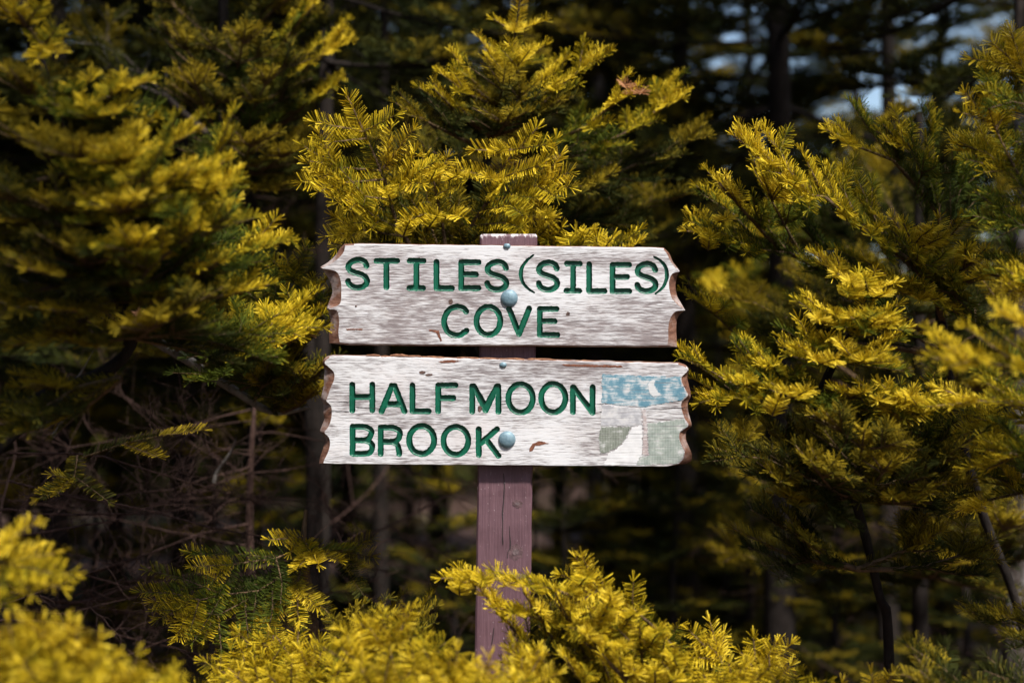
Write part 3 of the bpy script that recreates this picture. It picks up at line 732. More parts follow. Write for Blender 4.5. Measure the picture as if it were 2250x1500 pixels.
def bare_limb_mesh(seed, L, n_sub=14, thick=0.006):
    """dead, needle-less fir limb along +X with a tangle of curved twigs"""
    g = np.random.default_rng(seed); V = []; F = []; nv = 0
    def add(p, r):
        nonlocal nv
        v, f = tube(p, r, 4 if r[0] > 0.002 else 3); V.append(v); F.append(f + nv); nv += len(v)
    def wander(p, d, ln, n, amp, droop):
        out = [p]; d = nrm(d)
        for i in range(n):
            d = nrm(d + g.normal(0, amp, 3) + np.array((0, 0, -droop))); out.append(out[-1] + d * ln / n)
        return np.array(out), d
    main, _ = wander(np.zeros(3), np.array((1, 0, 0.1)), L, 12, 0.09, 0.02)
    add(main, np.linspace(thick, thick * 0.25, len(main)))
    for k in range(n_sub):
        i = g.integers(2, 12); s = g.choice((-1, 1)); d = np.array((0.6, s * 0.9, g.normal(0, 0.45)))
        ln = L * g.uniform(0.2, 0.5) * (1.1 - i / 14)
        p, dd = wander(main[i], d, ln, 8, 0.16, 0.04); add(p, np.linspace(thick * 0.42, 0.0006, len(p)))
        for q in range(g.integers(2, 6)):
            j = g.integers(2, 8); p2, _ = wander(p[j], dd + g.normal(0, 0.7, 3), ln * g.uniform(0.15, 0.5), 6, 0.2, 0.07)
            add(p2, np.linspace(0.0009, 0.0004, len(p2)))
    return mesh_np('bare_branch', np.vstack(V), np.vstack(F), smooth=True)
BARE = [bare_limb_mesh(200 + i, L, n, th) for i, (L, n, th) in enumerate(((1.0, 20, 0.0034), (0.8, 18, 0.003), (1.2, 22, 0.0042), (0.6, 16, 0.0026)))]
for m in BARE: m.materials.append(M_DEADWOOD)
def bare(tree, k, at, az, el, roll=0.0, s=1.0, mat=None):
    o = link('bare_branch', BARE[k % 4], tree, None)
    o.location = Vector(at) - tree.location
    o.rotation_euler = (roll, -R(el), R(az)); o.scale = (s, s, s)
    return o

def forest_fir(px, d, r_base, variant, crown_z, label, sc=1.0, rot=0.0, lean=0.0, bark=None, n_bare=4, group=None, needle=None, sxy=1.0, flip=False):
    b = base_of(px, 0, d); t = thing('fir_tree', label, 'tree', b, group)
    me_n, me_l, H = CROWNS[variant]; rr = random.Random(int(px * 7 + d * 100))
    top = crown_z + H * sc
    pts = [(b.x + lean * f * top + rr.uniform(-.015, .015), b.y + rr.uniform(-.02, .02), f * top - 0.05 * (f == 0)) for f in (0, .15, .3, .45, .6, .8, .97)]
    trunk(t, pts, [r_base * 1.25, r_base, r_base * .85, r_base * .7, r_base * .5, r_base * .3, 0.004], bark or M_BARK, 9, world_pts=True)
    off = np.interp(crown_z + 0.3 * H * sc, [p[2] for p in pts], [p[0] for p in pts]) - b.x
    for nm_, me in (('crown', me_n), ('limbs', me_l)):
        o = link(nm_, me, t); o.location = (off, 0, crown_z); o.rotation_euler = (0, lean, rot); o.scale = (sc * sxy, sc * sxy, sc)
        if nm_ == 'crown': o['kind'] = 'stuff'
    for k in range(n_bare):
        z = rr.uniform(0.35, max(0.5, crown_z + 0.3)); az = rr.uniform(0, 360)
        bare(t, rr.randrange(4), (b.x, b.y, z), az, rr.uniform(-20, 15), rr.uniform(0, 6), rr.uniform(0.5, 0.95))
    return t
GB = 'firs in the shaded forest behind the sign'
# trunks one can make out
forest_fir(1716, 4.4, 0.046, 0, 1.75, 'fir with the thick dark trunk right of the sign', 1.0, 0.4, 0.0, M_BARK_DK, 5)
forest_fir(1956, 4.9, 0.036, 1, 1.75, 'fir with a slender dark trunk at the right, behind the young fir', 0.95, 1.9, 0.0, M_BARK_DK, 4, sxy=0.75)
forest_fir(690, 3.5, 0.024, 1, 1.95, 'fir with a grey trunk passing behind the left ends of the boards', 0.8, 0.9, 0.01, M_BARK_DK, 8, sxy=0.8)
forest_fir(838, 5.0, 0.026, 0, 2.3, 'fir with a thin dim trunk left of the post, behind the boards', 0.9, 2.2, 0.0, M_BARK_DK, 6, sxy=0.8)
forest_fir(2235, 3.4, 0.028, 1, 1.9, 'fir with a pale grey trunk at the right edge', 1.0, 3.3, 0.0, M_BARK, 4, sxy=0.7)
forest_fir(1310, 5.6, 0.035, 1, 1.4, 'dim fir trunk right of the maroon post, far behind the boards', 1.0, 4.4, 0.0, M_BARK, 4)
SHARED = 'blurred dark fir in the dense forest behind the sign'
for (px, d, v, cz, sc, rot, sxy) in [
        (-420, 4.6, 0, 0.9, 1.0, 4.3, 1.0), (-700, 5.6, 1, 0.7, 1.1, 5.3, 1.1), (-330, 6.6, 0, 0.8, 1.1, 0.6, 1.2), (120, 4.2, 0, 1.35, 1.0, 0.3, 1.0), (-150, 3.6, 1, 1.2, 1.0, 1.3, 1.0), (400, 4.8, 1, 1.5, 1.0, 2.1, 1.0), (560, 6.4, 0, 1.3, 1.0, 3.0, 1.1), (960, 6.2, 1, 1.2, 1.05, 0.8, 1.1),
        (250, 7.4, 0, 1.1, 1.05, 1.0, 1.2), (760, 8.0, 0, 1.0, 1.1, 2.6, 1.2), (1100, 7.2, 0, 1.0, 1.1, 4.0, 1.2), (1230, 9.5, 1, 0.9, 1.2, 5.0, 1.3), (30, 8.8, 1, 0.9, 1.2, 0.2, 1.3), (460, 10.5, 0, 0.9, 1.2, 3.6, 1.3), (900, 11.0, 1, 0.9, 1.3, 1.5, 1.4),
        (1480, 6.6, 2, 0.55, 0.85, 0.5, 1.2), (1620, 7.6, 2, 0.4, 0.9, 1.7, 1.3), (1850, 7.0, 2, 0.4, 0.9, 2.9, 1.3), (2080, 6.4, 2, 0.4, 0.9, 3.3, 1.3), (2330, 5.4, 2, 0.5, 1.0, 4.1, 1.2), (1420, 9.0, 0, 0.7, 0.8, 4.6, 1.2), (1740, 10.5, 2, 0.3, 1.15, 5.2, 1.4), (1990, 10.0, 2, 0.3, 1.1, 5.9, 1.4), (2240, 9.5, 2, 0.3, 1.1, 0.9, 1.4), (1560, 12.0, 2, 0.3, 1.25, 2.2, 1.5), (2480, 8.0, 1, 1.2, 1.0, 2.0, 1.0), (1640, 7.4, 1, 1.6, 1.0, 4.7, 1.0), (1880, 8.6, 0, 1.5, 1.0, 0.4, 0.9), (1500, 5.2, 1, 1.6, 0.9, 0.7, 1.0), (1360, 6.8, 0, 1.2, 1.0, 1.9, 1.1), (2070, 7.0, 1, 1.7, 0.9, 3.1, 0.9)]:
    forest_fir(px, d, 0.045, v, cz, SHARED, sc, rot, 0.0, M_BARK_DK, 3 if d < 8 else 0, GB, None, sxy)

for (px, d, sc, rot, sxy) in [(60, 5.2, 0.55, 0.1, 1.1), (330, 5.6, 0.5, 1.0, 1.2), (620, 5.0, 0.42, 2.0, 1.2), (900, 5.4, 0.45, 3.0, 1.2), (1180, 5.0, 0.42, 4.0, 1.2), (1400, 5.6, 0.5, 5.0, 1.2), (1600, 5.2, 0.42, 0.6, 1.2), (1830, 5.7, 0.55, 1.6, 1.2), (2060, 5.4, 0.5, 2.6, 1.2), (2280, 5.0, 0.5, 3.6, 1.2), (760, 6.6, 0.6, 4.4, 1.3), (1500, 6.9, 0.6, 5.5, 1.3), (200, 4.4, 0.5, 0.9, 1.2), (470, 4.2, 0.45, 1.9, 1.2), (1240, 4.3, 0.48, 2.9, 1.2), (1480, 4.4, 0.5, 3.9, 1.2), (1640, 4.9, 0.5, 4.9, 1.2), (1840, 4.6, 0.48, 5.9, 1.2), (2130, 4.3, 0.5, 0.2, 1.2), (990, 4.3, 0.4, 1.2, 1.2), (1340, 5.6, 0.75, 2.2, 1.2), (1580, 6.2, 0.8, 3.2, 1.2), (1960, 6.3, 0.8, 4.2, 1.2), (1760, 5.4, 0.6, 5.2, 1.1)]:
    forest_fir(px, d, 0.02, 2, 0.12, 'low dark fir in the understorey behind the sign', sc, rot, 0.0, M_BARK_DK, 0, 'low firs of the understorey', None, sxy)

def far_forest():
    """the wood beyond, too far and blurred to count, plus an added unseen ring against sky light"""
    g = np.random.default_rng(77); V = []; F = []; nv = 0; A = []
    spots = [(g.uniform(-0.55, 0.62), g.uniform(14, 34), 0) for k in range(150)]
    for k in range(70):                                   # unseen tree ring added round the camera to cut sky light, gap towards sun
        az = g.uniform(35, 325)
        if abs(az - 180 + SUN_AZ) < 20: continue
        spots.append((R(az), g.uniform(5.5, 12), 1))
    for (u, y, ring) in spots:
        x = u * y
        if ring: x, y = y * math.sin(u), y * math.cos(u)
        right = not ring and x / y > 0.085
        H = g.uniform(2.0, 2.9) * (y / 22) if right else g.uniform(7.5, 10.5)
        n = 1500 if not right else 800
        z = H * (1 - np.sqrt(g.random(n))); rad = (1.6 if not right else 1.3) * (1 - z / H) ** 0.8 * np.sqrt(g.random(n)) + 0.02; a = g.uniform(0, 6.283, n)
        c = np.stack([x + rad * np.cos(a), y + rad * np.sin(a), z], 1)
        d = np.stack([np.cos(a), np.sin(a), g.normal(-0.1, 0.35, n)], 1); d /= np.linalg.norm(d, axis=1)[:, None]
        w = np.cross(d, g.normal(size=(n, 3))); w /= np.linalg.norm(w, axis=1)[:, None]
        L = g.uniform(0.12, 0.34, n)[:, None]; W = g.uniform(0.02, 0.055, n)[:, None]
        V.append(np.stack([c - w * W, c + w * W, c + d * L + w * W * 0.4, c + d * L - w * W * 0.4], 1).reshape(-1, 3))
        F.append(np.arange(4 * n).reshape(-1, 4) + nv); nv += 4 * n; A.append(np.repeat(np.clip(g.normal(0.25, 0.2, n), 0, 0.8), 4))
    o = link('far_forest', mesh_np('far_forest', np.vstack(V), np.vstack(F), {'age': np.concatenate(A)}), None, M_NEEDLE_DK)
    tag(o, 'dim distant fir wood seen between the trunks, with an added unseen ring blocking sky light', 'forest', kind='stuff')
far_forest()

# ------------------------------------------------------------------ firs round the sign, branch by branch
def fan(tree, base, tips, **kw):
    for tp in tips: branch(tree, [base, tp], **kw)
def upper_crown(tree, x, y, z, variant, sc, sxy, rot, needle=None):
    me_n, me_l, H = CROWNS[variant]
    for nm_, me in (('crown', me_n), ('limbs', me_l)):
        o = link(nm_, me, tree); o.location = Vector((x, y, z)) - tree.location; o.rotation_euler = (0, 0, rot); o.scale = (sc * sxy, sc * sxy, sc)
        if nm_ == 'crown': o['kind'] = 'stuff'

# A: fir whose leader rises over the middle of the sign
A = thing('fir_tree', 'young fir whose bright yellow leader rises above the middle of the sign', 'tree', base_of(1112, 0, 2.68))
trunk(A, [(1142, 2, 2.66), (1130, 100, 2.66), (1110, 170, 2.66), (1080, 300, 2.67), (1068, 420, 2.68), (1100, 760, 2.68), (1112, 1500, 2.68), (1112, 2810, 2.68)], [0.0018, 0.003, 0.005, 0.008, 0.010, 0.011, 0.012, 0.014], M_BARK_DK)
branch(A, [(1120, 140, 2.66), (1132, 75, 2.66), (1142, 0, 2.66)], gold=True, order=0, r0=0.003, normal=(0, -1, 0.2), bare=0)
fan(A, (1131, 72, 2.66), [(1084, 42, 2.64), (1198, 46, 2.64), (1128, 66, 2.58), (1150, 60, 2.74)], gold=True, order=0, r0=0.0025, bare=0)
fan(A, (1112, 165, 2.66), [(1050, 82, 2.62), (1200, 98, 2.62), (1075, 120, 2.58), (1165, 110, 2.56), (1130, 120, 2.78)], gold=True, order=1, r0=0.003, bare=0.05)
fan(A, (1096, 235, 2.67), [(992, 114, 2.62), (965, 160, 2.58), (1245, 130, 2.64), (1256, 172, 2.56)], gold=True, order=1, r0=0.004, bare=0.45, spread=0.2, maxlat=0.07)
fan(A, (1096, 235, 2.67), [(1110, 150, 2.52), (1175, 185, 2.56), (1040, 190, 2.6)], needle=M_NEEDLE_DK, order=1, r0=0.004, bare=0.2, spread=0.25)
fan(A, (1082, 300, 2.67), [(952, 194, 2.56), (1320, 108, 2.66)], gold=True, order=1, r0=0.005, bare=0.55, spread=0.22, maxlat=0.08)
fan(A, (1082, 300, 2.67), [(1230, 220, 2.56), (1010, 235, 2.56), (1120, 250, 2.5), (1180, 270, 2.7)], needle=M_NEEDLE_DK, order=2, r0=0.005, bare=0.2, spread=0.24, maxlat=0.1)
branch(A, needle=M_NEEDLE_DK, pts=[(1076, 330, 2.67), (980, 290, 2.6), (868, 226, 2.55)], order=2, r0=0.005, bare=0.4, spread=0.26, maxlat=0.13)
branch(A, [(1076, 340, 2.67), (1250, 300, 2.62), (1340, 235, 2.58), (1400, 195, 2.55)], order=2, r0=0.006, bare=0.45, spread=0.24, maxlat=0.12)
branch(A, [(1072, 370, 2.67), (1300, 330, 2.7), (1420, 260, 2.7), (1505, 205, 2.68)], order=2, r0=0.006, bare=0.35, spread=0.26)
branch(A, needle=M_NEEDLE_DK, pts=[(1066, 420, 2.68), (1300, 400, 2.75), (1440, 340, 2.75), (1545, 290, 2.75)], order=2, r0=0.007, bare=0.35, spread=0.3, maxlat=0.15)
branch(A, needle=M_NEEDLE_DK, pts=[(1066, 450, 2.68), (1250, 430, 2.6), (1350, 380, 2.55)], order=2, r0=0.006, bare=0.3, spread=0.3, maxlat=0.15)
branch(A, needle=M_NEEDLE_DK, pts=[(1066, 400, 2.68), (940, 330, 2.75), (830, 300, 2.8)], order=2, r0=0.006, bare=0.3, spread=0.3, maxlat=0.15)
branch(A, [(1385, 200, 2.56), (1372, 185, 2.52)], order=0, r0=0.002, bare=0, needle=M_NEEDLE_DEAD); branch(A, [(1375, 210, 2.56), (1412, 205, 2.50)], order=0, r0=0.002, bare=0, needle=M_NEEDLE_DEAD)
for tp in [(1350, 470, 2.85), (1480, 430, 2.9), (880, 420, 2.95), (1200, 400, 3.0)]:
    branch(A, [(1066, 470, 2.68), tp], order=2, r0=0.006, bare=0.35, spread=0.35, needle=M_NEEDLE_DK)

# B: bushy top straight behind the upper board
B = thing('fir_tree', 'bushy bright fir top spreading just above the upper board', 'tree', base_of(1106, 0, 2.5))
trunk(B, [(985, 600, 2.5), (1040, 780, 2.5), (1095, 1000, 2.5), (1106, 1500, 2.5), (1106, 2810, 2.5)], [0.008, 0.009, 0.009, 0.010, 0.012], M_BARK_DK)
nb = dict(length=0.0212, width=0.0016, per_m=1150)
face = (0.12, -1.0, 0.55)
def tw(pts, order=0, **kw):
    branch(B, pts, order=order, r0=kw.pop('r0', 0.003), bare=0.0, seg=0.066, spread=0.25, maxlat=kw.pop('maxlat', 0.055), normal=kw.pop('normal', face), gold=True, nd=nb, **kw)
# left leader with its pairs of side shoots
branch(B, [(985, 640, 2.5), (900, 545, 2.47), (876, 510, 2.46), (839, 376, 2.43), (799, 288, 2.41), (762, 210, 2.40)], order=0, r0=0.006, bare=0.45, seg=0.075, normal=face, gold=True, nd=nb)
tw([(799, 290, 2.41), (745, 292, 2.39), (690, 268, 2.38)]); tw([(799, 290, 2.41), (835, 286, 2.39), (868, 254, 2.38)]); tw([(806, 305, 2.41), (770, 318, 2.36), (730, 312, 2.34)])
tw([(839, 376, 2.43), (735, 366, 2.39), (668, 322, 2.37)], 1); tw([(839, 376, 2.43), (872, 335, 2.40), (908, 284, 2.39)], 1); tw([(845, 395, 2.43), (745, 402, 2.38), (664, 400, 2.36)], 1)
tw([(860, 440, 2.44), (800, 432, 2.38), (742, 445, 2.35)], 1); tw([(850, 410, 2.43), (890, 400, 2.38), (925, 375, 2.36)], 1)
tw([(885, 520, 2.46), (790, 505, 2.41), (716, 520, 2.40)], 1); tw([(876, 500, 2.46), (820, 480, 2.40), (775, 490, 2.38)], 1)
# middle leader
branch(B, [(985, 640, 2.5), (978, 530, 2.46), (962, 450, 2.43), (955, 400, 2.42), (985, 345, 2.41)], order=0, r0=0.005, bare=0.5, seg=0.066, normal=face, gold=True, nd=nb)
tw([(957, 410, 2.42), (930, 380, 2.40), (926, 342, 2.39)]); tw([(960, 430, 2.43), (1000, 400, 2.38), (1035, 390, 2.36)]); tw([(970, 480, 2.44), (925, 470, 2.37), (890, 486, 2.34)]); tw([(970, 480, 2.44), (1000, 470, 2.37), (1020, 478, 2.35)])
# right leader
branch(B, [(985, 620, 2.5), (1016, 530, 2.48), (1067, 450, 2.45), (1094, 393, 2.43), (1126, 328, 2.42), (1182, 280, 2.40)], order=0, r0=0.006, bare=0.45, seg=0.075, normal=face, gold=True, nd=nb)
tw([(1126, 330, 2.42), (1080, 340, 2.39), (1040, 330, 2.38)]); tw([(1126, 330, 2.42), (1165, 335, 2.39), (1200, 318, 2.38)]); tw([(1094, 393, 2.43), (1045, 380, 2.39), (1000, 372, 2.37)]); tw([(1094, 393, 2.43), (1150, 385, 2.39), (1190, 362, 2.38)])
tw([(1067, 450, 2.45), (1160, 415, 2.40), (1252, 378, 2.38)], 1); tw([(1060, 462, 2.45), (1130, 450, 2.40), (1195, 428, 2.39)], 1); tw([(1040, 495, 2.46), (1130, 488, 2.41), (1215, 478, 2.40)], 1); tw([(1075, 430, 2.44), (1090, 405, 2.38), (1110, 400, 2.35)])
for tp in [(930, 440, 2.52), (1010, 430, 2.52), (860, 480, 2.52), (1100, 480, 2.52), (1150, 510, 2.5), (820, 400, 2.54), (1050, 510, 2.44), (930, 520, 2.44), (800, 525, 2.46)]:
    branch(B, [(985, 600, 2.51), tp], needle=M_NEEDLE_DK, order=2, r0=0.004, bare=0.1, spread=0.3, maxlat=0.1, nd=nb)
for tp in [(1235, 498, 2.42), (1296, 505, 2.42), (1345, 522, 2.43), (1405, 530, 2.46), (1180, 505, 2.42)]:
    branch(B, [(tp[0] - 60, 590, 2.50), tp], order=1, r0=0.003, bare=0.3, spread=0.3, seg=0.055, gold=True, nd=nb)

# C: long boughs right of the sign
C = thing('fir_tree', 'fir reaching long golden boughs from the right towards the upper board', 'tree', base_of(2310, 0, 2.62))
trunk(C, [(2060, 560, 2.5), (2078, 800, 2.55), (2150, 1100, 2.6), (2240, 1350, 2.62), (2300, 1700, 2.62), (2310, 2770, 2.62)], [0.009, 0.010, 0.009, 0.008, 0.010, 0.014], M_BARK_DK)
branch(C, [(2075, 720, 2.55), (2045, 620, 2.44), (1960, 545, 2.38), (1870, 480, 2.35), (1780, 410, 2.33), (1690, 360, 2.31), (1612, 298, 2.28)], order=2, r0=0.008, bare=0.1, spread=0.22, maxlat=0.12, normal=(0.2, -0.7, 0.9), seg=0.066, gold=True)
branch(C, [(2075, 760, 2.55), (1900, 640, 2.5), (1740, 560, 2.48), (1620, 520, 2.46), (1508, 508, 2.44)], order=2, r0=0.007, bare=0.3, spread=0.25, maxlat=0.11, normal=(0, -0.6, 1))
branch(C, [(1720, 555, 2.48), (1640, 470, 2.42), (1580, 400, 2.38)], order=2, r0=0.005, bare=0.1, spread=0.28)
branch(C, [(1760, 560, 2.48), (1700, 450, 2.42), (1680, 400, 2.38)], order=2, r0=0.004, bare=0.1, spread=0.28)
for tp in [(2168, 545, 2.32), (2156, 608, 2.32), (2062, 478, 2.34), (1985, 490, 2.32), (1960, 620, 2.32), (1800, 580, 2.34), (2020, 660, 2.3)]:
    branch(C, [(2055, 620, 2.46), tp], gold=True, order=1, r0=0.005, bare=0.1, spread=0.25, maxlat=0.13)
branch(C, [(2075, 700, 2.55), (2060, 450, 2.5), (2040, 360, 2.48), (1925, 288, 2.45)], order=2, r0=0.006, bare=0.25, spread=0.25, maxlat=0.15, normal=(0.2, -0.6, 1))
branch(C, [(2060, 470, 2.5), (1960, 350, 2.45), (1840, 310, 2.43), (1815, 285, 2.42)], order=2, r0=0.005, bare=0.2, spread=0.25, maxlat=0.13)
for tp in [(2240, 640, 2.6), (1880, 600, 2.75), (1760, 660, 2.75), (1600, 640, 2.8), (2140, 780, 2.45)]:
    branch(C, [(2078, 780, 2.56), tp], order=2, r0=0.006, bare=0.35, spread=0.3, maxlat=0.14, needle=M_NEEDLE_DK)

# D: young fir to the right of the boards
D = thing('fir_tree', 'young fir with a pale rosette top standing right of the boards', 'tree', base_of(1960, 0, 2.35))
trunk(D, [(1908, 640, 2.18), (1877, 719, 2.19), (1834, 793, 2.2), (1795, 900, 2.21), (1820, 1000, 2.22), (1872, 1080, 2.23), (1930, 1300, 2.3), (1955, 1500, 2.35), (1960, 2740, 2.35)], [0.003, 0.004, 0.006, 0.008, 0.008, 0.008, 0.007, 0.009, 0.012], M_BARK_DK)
k0 = dict(order=1, r0=0.003, bare=0.05, spread=0.3, seg=0.062)
branch(D, [(1877, 719, 2.19), (1895, 670, 2.18), (1910, 635, 2.17)], order=0, r0=0.003, bare=0, normal=(0, -1, .3), seg=0.06)
fan(D, (1908, 645, 2.18), [(1838, 600, 2.12), (1862, 640, 2.08), (1922, 596, 2.14), (1968, 622, 2.13), (1945, 645, 2.08), (1900, 610, 2.1), (1885, 600, 2.25)], **{**k0, 'order': 0})
fan(D, (1880, 715, 2.19), [(1778, 678, 2.13), (1800, 700, 2.06), (1972, 690, 2.13), (1950, 720, 2.08), (1835, 690, 2.06), (1960, 700, 2.3), (1930, 700, 2.05)], **k0)
fan(D, (1840, 785, 2.2), [(1765, 732, 2.1), (1720, 762, 2.12), (1955, 745, 2.12), (1900, 790, 2.04), (1790, 790, 2.04), (1960, 790, 2.2)], **k0)
fan(D, (1805, 870, 2.21), [(1670, 800, 2.12), (1602, 838, 2.1), (1640, 790, 2.16), (1720, 860, 2.02), (1900, 860, 2.06), (1700, 820, 2.2)], order=2, r0=0.004, bare=0.15, spread=0.28, seg=0.058, maxlat=0.1)
branch(D, [(1880, 1090, 2.23), (1930, 1000, 2.2), (1960, 930, 2.18), (2008, 862, 2.15)], order=2, r0=0.005, bare=0.25, spread=0.4, seg=0.058, maxlat=0.1, normal=(0, -1, 0.4))
fan(D, (1985, 900, 2.17), [(1925, 882, 2.1), (2045, 878, 2.1), (1990, 870, 2.06), (2030, 910, 2.08)], **k0)
for tp in [(1690, 1035, 2.1), (1715, 985, 2.12), (1960, 1010, 2.05), (2112, 975, 2.12), (2080, 1062, 2.1), (1700, 1085, 2.15), (2000, 1100, 2.1), (1740, 930, 2.2), (2060, 960, 2.3), (1900, 940, 2.02), (1780, 1010, 2.02), (2140, 1050, 2.25), (1600, 940, 2.45)]:
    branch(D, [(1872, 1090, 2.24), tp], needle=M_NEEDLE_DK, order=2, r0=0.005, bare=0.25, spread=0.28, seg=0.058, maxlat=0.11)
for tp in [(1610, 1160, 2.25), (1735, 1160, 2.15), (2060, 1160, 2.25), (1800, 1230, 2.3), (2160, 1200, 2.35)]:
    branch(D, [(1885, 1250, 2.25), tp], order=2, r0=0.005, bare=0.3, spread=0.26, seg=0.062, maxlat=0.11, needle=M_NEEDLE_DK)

# L: dim fir behind, its boughs crossing the gaps on the right
L_ = thing('fir_tree', 'dim fir with dull olive boughs close behind the young fir on the right', 'tree', base_of(2020, 0, 3.3))
trunk(L_, [(2020, 250, 3.3), (2020, 700, 3.3), (2022, 1300, 3.3), (2020, 2170, 3.3)], [0.008, 0.014, 0.018, 0.022], M_BARK_DK)
for y0, tips in [(560, [(1800, 420, 3.2), (2230, 400, 3.2), (1900, 330, 3.4), (2150, 300, 3.1)]), (720, [(1740, 600, 3.1), (1660, 660, 3.3), (2260, 580, 3.1), (1880, 560, 2.95), (2120, 560, 3.0)]), (900, [(1600, 820, 3.2), (2270, 760, 3.0), (2160, 840, 2.8), (1820, 760, 3.5)]), (1080, [(1600, 1040, 3.2), (2240, 960, 2.9), (2100, 1060, 2.8), (1780, 1000, 2.9)]), (1250, [(1560, 1200, 3.2), (2230, 1140, 2.8), (2080, 1220, 2.8), (1800, 1220, 3.0)])]:
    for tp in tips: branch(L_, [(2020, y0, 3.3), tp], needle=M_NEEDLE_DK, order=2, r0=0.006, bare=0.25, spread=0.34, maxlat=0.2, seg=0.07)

for pts in [[(1700, 900, 2.5), (1600, 840, 2.42), (1545, 805, 2.40), (1490, 785, 2.38)], [(1700, 900, 2.5), (1600, 870, 2.42), (1535, 885, 2.38)], [(1640, 760, 2.6), (1570, 690, 2.5), (1520, 655, 2.46)]]:
    branch(D, pts, order=1, r0=0.004, bare=0.25, spread=0.3, maxlat=0.09, gold=True)
for pts in [[(1880, 830, 3.4), (1700, 700, 3.4), (1560, 640, 3.4)], [(1880, 860, 3.5), (1720, 780, 3.5), (1590, 740, 3.5)], [(2020, 840, 3.3), (1990, 800, 3.3), (1930, 790, 3.3)], [(2020, 620, 3.3), (1800, 520, 3.3), (1640, 520, 3.3)], [(2020, 620, 3.3), (1900, 470, 3.3), (1760, 400, 3.3)]]:
    branch(L_, pts, order=2, r0=0.006, bare=0.3, spread=0.36, maxlat=0.2, seg=0.07)
# E: tree at the right edge, nearer the lens
E = thing('fir_tree', 'fir at the right edge whose blurred golden fingers enter the frame', 'tree', base_of(2560, 0, 1.95))
trunk(E, [(2560, -500, 1.95), (2560, 300, 1.95), (2560, 900, 1.95), (2560, 1500, 1.95), (2560, 3150, 1.95)], [0.012, 0.018, 0.022, 0.026, 0.03], M_BARK_DK)
branch(E, gold=True, pts=[(2560, 900, 1.95), (2350, 840, 1.8), (2200, 800, 1.74), (2042, 786, 1.72)], order=1, r0=0.006, bare=0.2, spread=0.2, maxlat=0.07)
branch(E, gold=True, pts=[(2560, 880, 1.95), (2380, 780, 1.8), (2196, 692, 1.72)], order=1, r0=0.006, bare=0.3, spread=0.25, maxlat=0.08)
branch(E, [(2560, 980, 1.95), (2300, 900, 1.95), (2130, 880, 2.0), (2045, 892, 2.0)], order=2, r0=0.006, bare=0.25, spread=0.3, maxlat=0.1)
branch(E, [(2560, 600, 1.95), (2330, 470, 2.05), (2235, 380, 2.1), (2175, 250, 2.12), (2165, 192, 2.12)], order=2, r0=0.006, bare=0.25, spread=0.22, maxlat=0.12, normal=(0, -1, 0.4))
branch(E, [(2560, 480, 1.95), (2330, 260, 2.05), (2250, 160, 2.1), (2222, 72, 2.1)], order=2, r0=0.006, bare=0.25, spread=0.22, maxlat=0.12, normal=(0, -1, 0.4))
branch(E, [(2560, 700, 1.95), (2330, 640, 2.0), (2215, 640, 2.0)], order=2, r0=0.006, bare=0.25, spread=0.22, maxlat=0.12)
branch(E, [(2560, 1100, 1.95), (2300, 1000, 2.0), (2120, 1030, 2.05)], order=2, r0=0.006, bare=0.25, spread=0.26, maxlat=0.14)
for tp in [(2180, 1330, 2.2), (2240, 980, 2.1), (2230, 570, 2.1), (1980, 1480, 1.9)]:
    branch(E, [(2560, tp[1] + 120, 1.95), tp], order=2, r0=0.006, bare=0.3, spread=0.26, maxlat=0.14, needle=M_NEEDLE_DK)
for pts in [[(2560, 800, 1.95), (2330, 640, 2.2), (2150, 600, 2.3)], [(2560, 560, 1.95), (2350, 420, 2.2), (2200, 340, 2.3), (2090, 330, 2.35)], [(2560, 1000, 1.95), (2350, 930, 2.2), (2200, 930, 2.25), (2100, 960, 2.25)], [(2560, 1180, 1.95), (2350, 1080, 2.2), (2200, 1090, 2.2), (2090, 1130, 2.2)], [(2560, 620, 1.95), (2350, 520, 2.3), (2200, 480, 2.4)]]:
    branch(E, pts, order=2, r0=0.006, bare=0.3, spread=0.26, maxlat=0.12)
pE = P(2700, 100, 1.95); upper_crown(E, pE[0], pE[1], pE[2], 2, 0.8, 0.5, 1.0)

# F: big blurred fir at the left, nearer the lens
F_ = thing('fir_tree', 'large blurred golden fir filling the upper left of the frame', 'tree', base_of(-170, 0, 1.98))
trunk(F_, [(-40, -2400, 1.56), (-50, -1100, 1.66), (-60, -420, 1.88), (60, 50, 1.88), (150, 350, 1.9), (215, 530, 1.92), (285, 740, 1.94), (225, 815, 1.96), (70, 880, 1.98), (-130, 1040, 1.98), (-165, 1600, 1.98), (-170, 3130, 1.98)], [0.004, 0.006, 0.008, 0.009, 0.009, 0.010, 0.009, 0.007, 0.006, 0.007, 0.008, 0.009], M_BARK_DK)
hf = dict(order=2, bare=0.2, spread=0.3, maxlat=0.13, r0=0.005, seg=0.064)
for bs, tips in [((60, 60, 1.88), [(30, 15, 1.82), (128, 118, 1.82)]),
                 ((110, 240, 1.89), [(205, 168, 1.82), (308, 180, 1.80), (250, 250, 1.76)]),
                 ((160, 380, 1.90), [(432, 288, 1.80), (340, 260, 1.84), (300, 340, 1.72)]),
                 ((200, 490, 1.91), [(494, 355, 1.82), (500, 410, 1.80), (390, 380, 1.74), (300, 430, 1.70)]),
                 ((235, 590, 1.92), [(627, 518, 2.02), (520, 440, 1.92), (440, 500, 1.78), (320, 512, 1.72)]),
                 ((262, 660, 1.93), [(592, 625, 1.95), (480, 575, 1.85), (360, 530, 1.76)]),
                 ((280, 730, 1.94), [(662, 700, 2.15), (450, 680, 1.95)])]:
    for tp in tips: branch(F_, [bs, tp], **hf)
